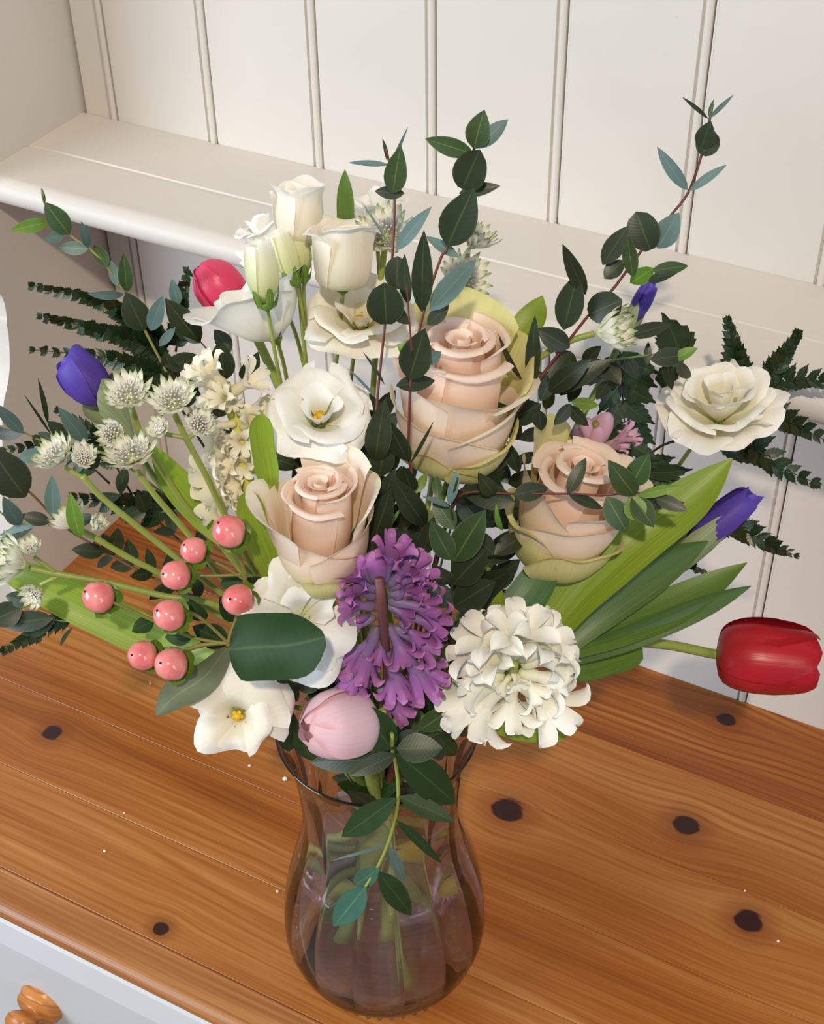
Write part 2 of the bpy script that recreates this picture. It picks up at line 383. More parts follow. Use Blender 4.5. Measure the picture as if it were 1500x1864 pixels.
# ------------------------------------------------------------------ vase
V0 = HH * .011; HS = .232 / .2435
def glass_mat(name, tint, refr=.2, rough=0.0):
    m, nt, b = newmat(name); nt.nodes.remove(b)
    L = nt.links.new
    tr = N(nt, 'ShaderNodeBsdfTransparent'); tr.inputs[0].default_value = tint
    rf = N(nt, 'ShaderNodeBsdfRefraction'); rf.inputs[0].default_value = tint; rf.inputs['IOR'].default_value = 1.45; rf.inputs['Roughness'].default_value = rough
    gl = N(nt, 'ShaderNodeBsdfGlossy'); gl.inputs['Roughness'].default_value = .02
    m1 = N(nt, 'ShaderNodeMixShader'); m1.inputs[0].default_value = refr; L(tr.outputs[0], m1.inputs[1]); L(rf.outputs[0], m1.inputs[2])
    lw = N(nt, 'ShaderNodeLayerWeight', i_Blend=.5); fo = mathn(nt, 'ADD', mathn(nt, 'MULTIPLY', mathn(nt, 'POWER', lw.outputs['Facing'], 4.0), .85), .065)
    m2 = N(nt, 'ShaderNodeMixShader'); L(fo, m2.inputs[0]); L(m1.outputs[0], m2.inputs[1]); L(gl.outputs[0], m2.inputs[2])
    L(m2.outputs[0], nt.nodes['Material Output'].inputs[0])
    return m
M_glass = glass_mat('lilac_glass', (.975, .935, .985, 1), .86)
M_water = glass_mat('water', (.992, .994, .992, 1), .0)
va = thing('glass_vase', 'clear waisted glass vase with faint lilac tint holding the bouquet', 'vase', V0)
oprof = [(.038, .0), (.044, .002), (.051, .006), (.058, .013), (.0635, .023), (.0672, .038), (.0677, .050), (.0668, .066), (.0645, .084), (.0602, .105), (.0558, .122), (.0518, .139), (.0492, .158), (.0492, .176), (.0506, .198), (.0540, .222), (.0595, .240), (.0608, .2435)]
po = catmull([V3(r, z, 0) for r, z in oprof], 60)[:, :2]
iprof = [(.0592, .2438), (.0575, .2400), (.0518, .222), (.0482, .198), (.0468, .176), (.0468, .158), (.0494, .139), (.0535, .122), (.058, .105), (.0620, .084), (.0642, .066), (.0648, .050), (.0640, .038), (.0600, .024), (.045, .0165), (.02, .015), (.0005, .015)]
pi_ = catmull([V3(r, z, 0) for r, z in iprof], 56)[:, :2]
def facet(th, z):
    a = max(0.0, min(1.0, (z - .012) / .02)) * max(0.0, min(1.0, (.235 - z) / .05))
    n = 14; t = (th * n / (2 * math.pi)) % 1.0 - .5
    c = math.cos(math.pi / n) / math.cos(t * 2 * math.pi / n)          # flat optic panels
    return 1 - a * 1.15 * (1 - c)
allp = [(.0005, .0)] + [tuple(x) for x in po] + [tuple(x) for x in pi_]
allp = [(r, z * HS + .0003) for r, z in allp]
no = len(po) + 1; V, F, uv = lathe(allp, 168, V0)
Vi, _, _ = lathe(allp, 168, V0, rmod=facet); V[no * 168:] = Vi[no * 168:]
part('vase_body', V, F, M_glass, va, uv)
# water
wl = .128
wp = [(.0005, .0155), (.02, .0155), (.0445, .017), (.0594, .0244), (.0634, .038), (.0642, .050), (.0636, .066), (.0614, .084), (.0574, .105), (.0523, wl), (.03, wl), (.0005, wl)]
V, F, uv = lathe([(r, z * HS + .0003) for r, z in wp], 64, V0, rmod=facet); part('water', V, F, M_water, va, uv)
# beaded foot
bd = MB()
for i in range(44):
    a = 2 * math.pi * i / 44
    V, F, uv = lathe([(.0001, -.0022), (.0016, -.0015), (.0022, 0), (.0016, .0015), (.0001, .0022)], 8, (V0[0] + .0545 * math.cos(a), V0[1] + .0545 * math.sin(a), .0075)); bd.add(V, F, uv)
o = part('beaded_foot', bd.V, bd.F, glass_mat('foot_glass', (.97, .95, .98, 1), .5), va, bd.uv); o['kind'] = 'stuff'

#STEMS
# ------------------------------------------------------------------ plant materials
M_leaf = {
 'd': leaf_mat('dark_eucalyptus', lin(45, 56, 35), lin(79, 88, 54), lin(68, 79, 49)),
 'g': leaf_mat('green_eucalyptus', lin(61, 82, 45), lin(112, 128, 73), lin(103, 119, 70)),
 'b': leaf_mat('bluish_eucalyptus', lin(93, 119, 114), lin(123, 142, 128), lin(112, 132, 121), rough=.6),
 'y': leaf_mat('young_eucalyptus', lin(104, 142, 50), lin(150, 176, 84), lin(138, 164, 76), transl=.25),
 'f': leaf_mat('leather_fern', lin(38, 59, 33), lin(65, 84, 45), rough=.35),
 'h': leaf_mat('deep_green', lin(40, 62, 28), lin(66, 88, 48), rough=.55, spec=.25),
 't': leaf_mat('teal_leaf', lin(56, 98, 80), lin(96, 132, 96), rough=.5),
 'o': leaf_mat('olive_underside', lin(98, 109, 77), lin(123, 132, 96), rough=.6),
}
M_st = {'red': plain('red_stem', lin(112, 50, 42), .45, noise=.3), 'green': plain('green_stem', lin(112, 136, 62), .45, noise=.2),
        'olive': plain('olive_stem', lin(136, 128, 66), .45, noise=.2), 'brown': plain('brown_stem', lin(120, 84, 52), .5, noise=.3),
        'dark': plain('dark_stem', lin(52, 50, 34), .5), 'light': plain('light_stem', lin(146, 160, 74), .42, noise=.15)}
M_strap = {'y': strap_mat('strap_leaf_light', lin(112, 140, 34), lin(150, 172, 52)), 'g': strap_mat('strap_leaf', lin(78, 112, 42), lin(112, 142, 60)),
           'b': strap_mat('strap_leaf_bluish', lin(72, 106, 66), lin(104, 138, 92)), 'd': strap_mat('strap_leaf_dark', lin(58, 90, 34), lin(88, 120, 48))}
W1 = lin(253, 252, 247)
M_white = petal_mat('white_petal', [(0, lin(222, 226, 170)), (.22, lin(244, 240, 222)), (.6, W1), (1, W1)], .3, streak=.05)
M_cream = petal_mat('cream_petal', [(0, lin(214, 214, 150)), (.3, lin(240, 232, 208)), (.7, lin(248, 242, 226)), (1, W1)], .3, streak=.06)
M_carn = petal_mat('ivory_petal', [(0, lin(226, 220, 160)), (.3, lin(244, 240, 216)), (.7, lin(250, 247, 234)), (1, W1)], .28, streak=.04)
M_budg = petal_mat('green_white_bud', [(0, lin(168, 182, 96)), (.35, lin(214, 218, 156)), (.75, lin(238, 236, 204)), (1, W1)], .3, streak=.08)
M_rose_in = petal_mat('blush_petal', [(0, lin(244, 212, 182)), (.5, lin(250, 224, 204)), (1, lin(252, 234, 220))], .3, streak=.025)
M_rose_out = petal_mat('blush_green_petal', [(0, lin(196, 200, 120)), (.3, lin(236, 226, 182)), (.55, lin(248, 226, 202)), (.9, lin(250, 236, 220)), (1, lin(240, 236, 206))], .28, streak=.03)
M_rose_grn = petal_mat('guard_petal', [(0, lin(170, 180, 90)), (.3, lin(206, 204, 128)), (.7, lin(228, 220, 158)), (1, lin(214, 208, 136))], .25, streak=.12, nscale=90)
M_tulr = petal_mat('red_petal', [(0, lin(150, 120, 84)), (.10, lin(164, 40, 42)), (.6, lin(190, 34, 46)), (1, lin(170, 26, 38))], .12, rough=.32, streak=.12, nscale=25)
M_tulp = petal_mat('cerise_petal', [(0, lin(190, 60, 80)), (.5, lin(222, 66, 104)), (1, lin(226, 84, 116))], .15, rough=.35, streak=.12)
M_tull = petal_mat('pale_pink_petal', [(0, lin(236, 214, 220)), (.5, lin(236, 206, 216)), (.85, lin(238, 198, 206)), (1, lin(226, 172, 176))], .25, rough=.45, streak=.07)
M_iris = petal_mat('violet_petal', [(0, lin(92, 70, 148)), (.5, lin(82, 60, 156)), (1, lin(92, 76, 184))], .15, rough=.5, streak=.2)
M_purp = petal_mat('purple_floret', [(0, lin(122, 116, 128)), (.3, lin(140, 112, 158)), (.6, lin(152, 86, 152)), (1, lin(188, 124, 176))], .15, rough=.42, streak=.25)
M_lil = petal_mat('lilac_floret', [(0, lin(168, 150, 120)), (.4, lin(206, 164, 178)), (1, lin(214, 170, 204))], .2, rough=.5, streak=.1)
M_whh = petal_mat('white_floret', [(0, lin(226, 228, 176)), (.35, lin(246, 243, 226)), (1, W1)], .25, rough=.5, streak=.05)
M_crh = petal_mat('cream_floret', [(0, lin(222, 216, 160)), (.35, lin(240, 232, 204)), (1, lin(250, 246, 230))], .25, rough=.5, streak=.05)
M_bract = petal_mat('astrantia_bract', [(0, lin(200, 210, 150)), (.3, lin(238, 236, 216)), (.72, lin(240, 238, 222)), (.93, lin(150, 168, 96)), (1, lin(110, 130, 70))], .25, streak=.28)
M_stam = plain('stamen_green', lin(196, 200, 150), .6)
M_anther = plain('stamen_pale', lin(214, 208, 200), .6)
M_yel = plain('pistil_yellow', lin(222, 176, 30), .5)
M_berry, nt_, b_ = newmat('berry_pink')
g_ = N(nt_, 'ShaderNodeTexCoord'); n_ = N(nt_, 'ShaderNodeTexNoise', i_Scale=120.0); nt_.links.new(g_.outputs['Object'], n_.inputs['Vector'])
nt_.links.new(ramp(nt_, [(.3, lin(222, 106, 108)), (.7, lin(234, 148, 142))], n_.outputs[0]).outputs[0], b_.inputs['Base Color'])
b_.inputs['Roughness'].default_value = .16; b_.inputs['Coat Weight'].default_value = .5; b_.inputs['Subsurface Weight'].default_value = .1; b_.inputs['Subsurface Radius'].default_value = (.004, .002, .002)
M_btip = plain('berry_tip', lin(70, 24, 24), .6)
M_sepal = leaf_mat('sepal_green', lin(98, 130, 44), lin(140, 164, 76), rough=.4)
M_spathe = strap_mat('spathe', lin(120, 140, 92), lin(176, 184, 144), .5)

# ------------------------------------------------------------------ plant builders
def neck_path(P, k, lo=None):
    """Carries a stem from the lowest visible point P down through the neck of the vase to the water."""
    d = P[:2] - V0[:2]; n = np.linalg.norm(d); d = d / n if n > 1e-6 else V3(1, 0)
    ang = math.atan2(d[1], d[0]) + (((k * 0.754) % 1) - .5) * 1.1
    e = V3(math.cos(ang), math.sin(ang)); rn = .018 + .020 * ((k * .618) % 1)
    lo = lo if lo is not None else .022 + .06 * ((k * .37) % 1)
    hz = min(.252, P[2] - .004)
    top = V3(V0[0] + e[0] * min(rn, n + .004), V0[1] + e[1] * min(rn, n + .004), hz)
    mid = V3(V0[0] + e[0] * .004, V0[1] + e[1] * .004, .165)
    bot = V3(V0[0] - e[0] * (.030 + .022 * ((k * .81) % 1)), V0[1] - e[1] * (.030 + .022 * ((k * .81) % 1)), lo)
    return [top, mid, bot]
KS = [0]
def stem(parent, pts, r, mat, name='stem', neck=True, taper=1.0, lo=None, n=None):
    """pts run from the flower downwards, in room coordinates"""
    if neck: r *= 1.25
    pts = list(pts)
    if neck:
        KS[0] += 1
        if lo is None: lo = .020 + .025 * ((KS[0] * .37) % 1) if KS[0] % 3 == 0 else .06 + .06 * ((KS[0] * .53) % 1)
        pts += neck_path(pts[-1], KS[0], lo)
    P = catmull(pts, n or (10 * len(pts)))
    rr = np.linspace(r * taper / (1.25 if neck else 1), r / (1.25 if neck else 1), len(P))
    if neck:
        q = np.clip((np.linspace(0, 1, len(P)) * (len(pts) - 1) - (len(pts) - 4)) / 1.5, 0, 1)   # the cut ends in the water are the sturdiest
        rr = rr * (1 - q) + max(r * 1.2, .0027) * q
    V, F, uv = tube(P, rr, 8)
    return part(name, V, F, mat, parent, uv)
def leaf_geo(B, T, wid, phi=0.0, droop=.06, fold=.12, shape='e', nv=9, nu=5, curl=0.0, side=None, wave=0.0):
    """A leaf from B to T, `wid` wide, its face turned to the room's front and rolled by phi about its own length."""
    B, T = np.array(B, float), np.array(T, float); L = np.linalg.norm(T - B); t = unit(T - B)
    vdir = unit(CAM - (B + T) / 2); sd = unit(np.cross(t, vdir)); nm = np.cross(sd, t)
    c, s = math.cos(phi), math.sin(phi); sd, nm = c * sd + s * nm, c * nm - s * sd
    V = []; uv = []
    for j in range(nv):
        v = j / (nv - 1)
        if shape == 'r': wv = math.sin(math.pi * min(1, v * .97 + .03)) ** .5 if v < 1 else .0
        elif shape == 's': wv = min(1, v / .10 + .55) * (1 - max(0, (v - .45) / .55) ** 2.2)
        elif shape == 'b': wv = min(1, v / .1 + .6) * math.sqrt(max(0, 1 - max(0, (v - .7) / .3) ** 2))
        elif shape == 'k': wv = math.sin(math.pi * min(1, (v * .9 + .08))) ** .75
        else: wv = math.sin(math.pi * v ** .85) ** .8
        if j == 0: wv = max(wv, .06)
        if j == nv - 1: wv = .02
        ctr = B + t * L * v + nm * (L * droop * 4 * v * (1 - v)) - nm * L * curl * v * v
        for i in range(nu):
            u = i / (nu - 1) * 2 - 1
            V.append(ctr + sd * u * wv * wid / 2 + nm * (abs(u) * fold * wid / 2 * wv) + nm * wave * wid * math.sin(9 * v + 2 * u) * u * u)
            uv.append((i / (nu - 1), v))
    return V, grid_faces(nu, nv), uv
def leaf(parent, b, t, wpx, s, tone='d', phi=None, ds=None, shape=None, **k):
    phi = rng.uniform(-.55, .55) if phi is None else phi
    ds = rng.uniform(-.012, .012) if ds is None else ds
    B, T = at(b[0], b[1], s), at(t[0], t[1], s + ds)
    wd = wpx * mpp(B) / max(.55, math.cos(phi))
    L = math.dist(b, t)
    if shape is None: shape = 'r' if wpx > .74 * L else 'e'
    V, F, uv = leaf_geo(B, T, wd, phi, droop=rng.uniform(.02, .08), shape=shape, **k)
    return part('leaf', V, F, M_leaf[tone], parent, uv)
def sprig(name, label, stems, leaves, cat='foliage', auto=(), base=None):
    """stems: [(points px, s_top, s_bottom, colour, radius px, to_neck)] ; leaves: (bx, by, tx, ty, w, tone[, phi])
    each leaf takes its depth from the nearest stem point."""
    p0 = stems[0]; root = thing(name, label, cat, neck_path(at(*p0[0][-1], p0[2]), 3)[2] if p0[5] else at(*p0[0][-1], p0[2]))
    samp = []
    for pts, s1, s0, colr, rp, tn in stems:
        D = [0]
        for a, b in zip(pts[:-1], pts[1:]): D.append(D[-1] + math.dist(a, b))
        P = [at(x, y, s1 + (s0 - s1) * d / D[-1]) for (x, y), d in zip(pts, D)]
        samp += [(x, y, s1 + (s0 - s1) * d / D[-1]) for (x, y), d in zip(pts, D)]
        for (a, da), (b, db) in zip(zip(pts[:-1], D[:-1]), zip(pts[1:], D[1:])):
            for q in (.25, .5, .75):
                samp.append((a[0] + (b[0] - a[0]) * q, a[1] + (b[1] - a[1]) * q, s1 + (s0 - s1) * (da + (db - da) * q) / D[-1]))
        r = rp * mpp(P[0]) / 2
        stem(root, P, r, M_st[colr], neck=tn, taper=.7)
    for l in leaves:
        bx, by, tx, ty, wd, tone = l[:6]
        s = min(samp, key=lambda q: (q[0] - bx) ** 2 + (q[1] - by) ** 2)[2]
        leaf(root, (bx, by), (tx, ty), wd, s + .002, tone, phi=l[6] if len(l) > 6 else None)
    for pts, s1, s0, n, lo, hi, tones in auto:           # further leaf pairs along a hidden stretch of stem
        C = catmull([V3(x, y, s1 + (s0 - s1) * i / (len(pts) - 1)) for i, (x, y) in enumerate(pts)], n)
        for i, c in enumerate(C):
            tg = C[min(i + 1, n - 1)] - C[max(i - 1, 0)]; a0 = math.atan2(tg[1], tg[0]) + math.pi
            for sg in (-1, 1):
                a = a0 + sg * rng.uniform(.5, 1.15); L = rng.uniform(lo, hi)
                leaf(root, (c[0], c[1]), (c[0] + L * math.cos(a), c[1] + L * math.sin(a)), L * rng.uniform(.42, .6), c[2], rng.choice(tones), ds=rng.uniform(-.02, .02))
    return root
class Fr:
    """Flower frame: O base, A axis, f front (towards the viewer), r right; k metres per photo pixel."""
    def __init__(s, px, py, sd, axis):
        s.O = at(px, py, sd); s.A = imdir(*axis); s.k = mpp(s.O)
        v = unit(CAM - s.O); f = v - s.A * (v @ s.A)
        if np.linalg.norm(f) < .35: f = -CU - s.A * (-CU @ s.A)
        s.f = unit(f); s.r = unit(np.cross(s.f, s.A) * -1)
        if s.r @ CR < 0 and abs(s.r @ CR) > .1: s.r = -s.r
    def p(s, r, th, z):
        return s.O + s.k * (r * (math.sin(th) * s.r + math.cos(th) * s.f) + z * s.A)
def petal(fr, th, half, prof, ruf=0.0, cut=.18, pw=2.5, spiral=0.0, seed=0, nu=9, nv=9, tipn=0.0, base=.55, slant=0.0, roll=0.0):
    """A petal round the flower's axis: `prof` (radius, height) in photo pixels from base to rim, `half` half span in degrees."""
    pr = catmull([V3(a, b, 0) for a, b in prof], 41)[:, :2]; th = math.radians(th); half = math.radians(half)
    R_ = random.Random(seed * 7919 + 13); p1, p2, p3 = (R_.uniform(0, 6.28) for _ in range(3)); sz = max(a for a, b in prof)
    V = []; uv = []
    for j in range(nv):
        v0 = j / (nv - 1)
        for i in range(nu):
            u = i / (nu - 1) * 2 - 1
            v = v0 * (1 - cut * abs(u) ** pw - tipn * abs(u))
            x = v * 40; a = min(int(x), 39); q = x - a
            r, z = pr[a] * (1 - q) + pr[a + 1] * q
            wv = base + (1 - base) * math.sin(min(1, v * 1.35) * math.pi / 2)
            tt = th + u * half * wv
            w_ = ruf * sz * v0 ** 2
            r = r + spiral * u * sz * v0 + w_ * (math.sin(3.1 * u + p1) + .6 * math.sin(6.3 * u + p2)) * .6
            z = z + w_ * (math.sin(4.2 * u + p2) + .5 * math.sin(7.5 * u + p3)) * .6 + slant * u * sz * v0 ** 1.5
            r = r + roll * sz * v0 ** 4 * (.4 + u * u)
            z = z - roll * sz * v0 ** 5 * u * u * .6
            V.append(fr.p(max(r, .3), tt, z)); uv.append((i / (nu - 1), v0))
    return V, grid_faces(nu, nv), uv
def petals(parent, fr, specs, mat, seed0=0, name='petal', sub=False):
    for i, sp in enumerate(specs):
        kw = dict(sp[3]) if len(sp) > 3 else {}
        m = kw.pop('mat', mat)
        V, F, uv = petal(fr, sp[0], sp[1], sp[2], seed=seed0 * 31 + i, **kw)
        (subpart2 if sub else part)(name, V, F, m, parent, uv)
def subpart2(name, V, F, mat, parent, uv=None):
    o = link(name, mk(name, V, F, mat, uv), parent); return o
def calyx(parent, fr, r, L, n=5, mat=None, z0=-4, sub=False):
    mb = MB()
    for i in range(n):
        V, F, uv = petal(fr, i * 360 / n + 20, 200 / n, [(2, z0 - 6), (r * .75, z0 + 4), (r, z0 + L * .5), (r * 1.15, z0 + L)], cut=.1, tipn=.75, nu=5, nv=6)
        mb.add(V, F, uv)
    V, F, uv = lathe([(.5, z0 - 10), (4, z0 - 6), (r * .75, z0 + 2), (r * .7, z0 + 8)], 10)
    mb.add([fr.O + fr.k * (v[0] * fr.r + v[1] * fr.f + v[2] * fr.A) for v in V], F, uv)
    (subpart2 if sub else part)('calyx', mb.V, mb.F, mat or M_sepal, parent, mb.uv)

def rose(label, px, py, s, axis, H, R, seed, outer, stem_px, loose=1.0, col=1.0):
    fr = Fr(px, py, s, axis); root = thing('rose', label, 'rose', fr.O)
    a0 = seed * 40; R0 = R; R = R * col
    sp = []
    for i in range(3): sp.append((a0 + i * 125, 100, [(1, H * .45), (R * .13, H * .8), (R * .12, H * (.97 - .01 * i)), (R * (.14 + .03 * i), H * (1.0 - .01 * i))], dict(spiral=.2, cut=.03)))
    for i in range(4): sp.append((a0 + 60 + i * 92, 72, [(2, H * .25), (R * .30, H * .62), (R * .27, H * .94), (R * (.33 + .02 * i), H * (1.01 - .012 * i)), (R * .40, H * (.985 - .012 * i))], dict(spiral=.16, cut=.06, ruf=.025, slant=.03 * (-1) ** i, nu=13, pw=2)))
    petals(root, fr, sp, M_rose_in, seed)
    sp = []
    for i in range(4): sp.append((a0 + 20 + i * 90, 66, [(3, H * .05), (R * .44, H * .3), (R * .51, H * .62), (R * .49, H * .86), (R * (.54 + .02 * i), H * (.965 - .035 * i)), (R * .59 * loose, H * (.96 - .04 * i))], dict(spiral=.12, cut=.14, ruf=.05, slant=.05 * (-1) ** i, roll=.02, nu=13, pw=2)))
    petals(root, fr, sp, M_rose_in, seed + 1)
    for i, o_ in enumerate(outer):
        o_[3].setdefault('slant', (.10, -.13, .12, -.08, .14, -.12, .1, -.1, .08)[(i + seed) % 9]); o_[3].setdefault('roll', .06); o_[3]['nu'] = 15; o_[3]['nv'] = 13; o_[3]['pw'] = 2.0; o_[3]['cut'] = o_[3].get('cut', .12) * 1.25
    petals(root, fr, outer, M_rose_out, seed + 2)
    calyx(root, fr, 22, 40)
    stem(root, [fr.O - fr.A * fr.k * 8] + [at(x, y, s - .01) for x, y in stem_px], 7.5 * fr.k, M_st['green'])
    return root
def lisianthus_head(root, fr, H, R, seed, specs=None, eye=True, mat=None, sub=False, open_=1.0, inner=True):
    mat = mat or M_white; a0 = seed * 53; sp = []
    if specs is None:
        specs = []
        if inner:
            for i in range(3): specs.append((a0 + i * 120 + 30, 62, [(3, 2), (R * .20, H * .4), (R * .30, H * .85), (R * .46, H * 1.12)], dict(ruf=.10, cut=.14, spiral=.12, slant=.12 * (-1) ** i, nu=13)))
        for i in range(4): specs.append((a0 + i * 90 + 10, 62, [(3, 0), (R * .36, H * .3), (R * .60 * open_, H * .74), (R * .84 * open_, H * .92), (R * .94 * open_, H * .88)], dict(ruf=.11, cut=.2, spiral=.10, slant=.10 * (-1) ** i, roll=.06, nu=15, nv=11)))
        for i in range(4): specs.append((a0 + i * 90 + 58, 58, [(3, -2), (R * .40, H * .2), (R * .78, H * .52), (R * 1.06, H * .52 * (1.25 if i % 2 else .8)), (R * 1.16, H * .40)], dict(ruf=.12, cut=.26, slant=.08 * (-1) ** (i // 2), roll=.05, nu=15, nv=11)))
    petals(root, fr, specs, mat, seed, sub=sub)
    if eye:
        mb = MB()
        for i in range(5):
            a = i * 1.257; P = [fr.p(2, a, H * .1), fr.p(R * .08, a, H * .3), fr.p(R * .11, a, H * .42)]
            V, F, uv = tube(catmull(P, 5), [1.6 * fr.k] * 3 + [5 * fr.k, 3.5 * fr.k], 6); mb.add(V, F, uv)
        V, F, uv = tube([fr.p(0.3, 0, 0), fr.p(.3, 0, H * .4), fr.p(.3, 0, H * .5)], [4 * fr.k, 6 * fr.k, 7.5 * fr.k], 8); mb.add(V, F, uv)
        (subpart2 if sub else part)('stamens', mb.V, mb.F, M_yel, root, mb.uv)
def tulip_head(root, fr, L, R, seed, mat, gap=.30, point=.1):
    for wh in (0, 1):
        sp = []
        for i in range(3):
            k_ = 1.0 if wh else .93
            sp.append((seed * 37 + i * 120 + wh * 60, 64, [(2, 0), (R * .74 * k_, L * .07), (R * 1.0 * k_, L * .32), (R * .93 * k_, L * .68), (R * (gap + .22) * k_, L * .92), (R * gap * k_, L * (1.0 if wh else .985))], dict(cut=.16, tipn=point, spiral=.09, base=.85, nu=13, nv=14, slant=.05 * (-1) ** i, roll=.03, ruf=.012)))
        petals(root, fr, sp, mat, seed + wh)
FL = {}
def floret_mesh(kind, mat, seed):
    """One floret along +Z, unit length: a tube that opens into six recurved lobes (or stays a closed bud)."""
    key = (kind, mat.name, seed)
    if key in FL: return FL[key]
    R_ = random.Random(seed + 5); mb = MB()
    if kind == 'bud':
        V, F, uv = lathe([(.03, 0), (.17, .12), (.24, .4), (.26, .62), (.19, .85), (.06, .98), (.003, 1.0)], 12, rmod=lambda th, z: 1 + .08 * math.cos(3 * th)); mb.add(V, F, uv)
    else:
        V, F, uv = lathe([(.03, 0), (.13, .06), (.15, .2), (.12, .42), (.15, .6), (.2, .72)], 12); mb.add(V, F, [(a, b * .55) for a, b in uv])
        op = {'open': 1.0, 'half': .74}[kind]
        for i in range(6):
            a = i * math.pi / 3 + R_.uniform(-.1, .1); wl = R_.uniform(.85, 1.12); zo = -.03 * (i % 2) + R_.uniform(-.02, .02)
            prof = catmull([V3(.15, .6 + zo, 0), V3(.2 + .06 * op, .78 + zo, 0), V3(.22 + .24 * op, .95 + zo, 0), V3(.2 + .44 * op * wl, 1.02 - .06 * op + zo, 0), V3(.18 + .56 * op * wl, 1.04 - .18 * op + zo, 0)], 8)
            V = []; uv = []
            for j in range(8):
                wv = ((.10, .13, .17, .195, .195, .165, .10, .015) if kind == 'open' else (.10, .12, .14, .15, .145, .125, .08, .01))[j]
                for q in range(5):
                    u = q / 2 - 1; x = prof[j][0]; y = u * wv; z = prof[j][1] - .035 * (1 - u * u) + .05 * abs(u)
                    V.append((x * math.cos(a) - y * math.sin(a), x * math.sin(a) + y * math.cos(a), z)); uv.append((q / 4, .4 + .6 * j / 7))
            mb.add(V, grid_faces(5, 8), uv)
    FL[key] = mk('floret', mb.V, mb.F, mat, mb.uv); return FL[key]
def orient(O, D, L, roll=0.0, wide=1.0):
    D = unit(D); X = unit(np.cross(D, V3(.21, .67, .7))); Y = np.cross(D, X)
    c, s = math.cos(roll), math.sin(roll); X, Y = c * X + s * Y, c * Y - s * X
    X = X * L * wide; Y = Y * L * wide; Z = D * L
    return Matrix([[X[0], Y[0], Z[0], O[0]], [X[1], Y[1], Z[1], O[1]], [X[2], Y[2], Z[2], O[2]], [0, 0, 0, 1]])
def florets(root, lst, s, mat, kinds, L=None):
    """lst: (base px, mouth px, lift of the mouth towards the viewer in px, kind, wide)"""
    for i, f in enumerate(lst):
        (bx, by), (mx, my), lift = f[:3]; kind = f[3] if len(f) > 3 else kinds; wide = f[4] if len(f) > 4 else 1.0
        B = at(bx, by, s); k = mpp(B); M_ = at(mx, my, s) + unit(CAM - B) * lift * k
        me = floret_mesh(kind, mat, i % 3)
        link('floret', me, root, orient(B, M_ - B, np.linalg.norm(M_ - B), i * 1.3, wide))
BR = {}
def bract_mesh(seed):
    if seed in BR: return BR[seed]
    V = []; uv = []; R_ = random.Random(seed)
    for j in range(7):
        v = j / 6; wv = (.05, .09, .125, .13, .115, .07, .006)[j]
        for q in range(3):
            u = q - 1
            V.append((u * wv, .18 * math.sin(v * 2.2) * (1 if seed % 2 else .7) + .025 * (1 - abs(u)) * -1, v)); uv.append((q / 2, v))
    BR[seed] = mk('bract', V, grid_faces(3, 7), M_bract, uv); return BR[seed]
def astrantia_head(root, px, py, s, axis, R, cup=.8, n=15, pins=46):
    """cup: 0 flat star .. 1.3 closed"""
    fr = Fr(px, py, s, axis); k = fr.k
    V, F, uv = lathe([(.4, -6), (3.5, -4), (R * .18, 0), (R * .26, R * .12), (R * .2, R * .24), (.4, R * .27)], 10)
    hd = part('flower_head', [fr.O + k * (v[0] * fr.r + v[1] * fr.f + v[2] * fr.A) for v in V], F, M_stam, root, uv)
    for ring in range(2):
        nn = n if ring == 0 else n - 4
        for i in range(nn):
            a = 2 * math.pi * (i + .5 * ring) / nn + rng.uniform(-.08, .08)
            rad = math.sin(a) * fr.r + math.cos(a) * fr.f
            c = cup + rng.uniform(-.08, .08) + .22 * ring
            D = unit(rad * math.cos(c) + fr.A * math.sin(c)); L = k * R * rng.uniform(.95, 1.12) * (1 - .12 * ring)
            X = unit(np.cross(D, rad * -math.sin(c) + fr.A * math.cos(c))); Y = np.cross(D, X)
            if Y @ fr.A < 0: X, Y = -X, -Y
            O = fr.O + rad * k * R * .12
            Wd = L * 1.15
            M_ = Matrix([[X[0] * Wd, -Y[0] * L, D[0] * L, O[0]], [X[1] * Wd, -Y[1] * L, D[1] * L, O[1]], [X[2] * Wd, -Y[2] * L, D[2] * L, O[2]], [0, 0, 0, 1]])
            link('bract', bract_mesh(i % 3), hd, M_)
    mb = MB()
    for i in range(pins):
        q = math.sqrt((i + .5) / pins); a = i * 2.39996; h = R * (.62 - .22 * q * q) + rng.uniform(-2, 2)
        P0 = fr.p(R * .12 * q, a, R * .15); P1 = fr.p(R * .55 * q * (1.15 if cup < 1 else .7), a, h)
        V, F, uv = tube([P0, P0 + (P1 - P0) * .85, P0 + (P1 - P0) * .93, P1], [.7 * k, .6 * k, 2.3 * k, 1.2 * k], 5); mb.add(V, F, uv)
    o = link('stamens', mk('stamens', mb.V, mb.F, M_anther, mb.uv), hd); o['kind'] = 'stuff'
    return fr
PN = {}
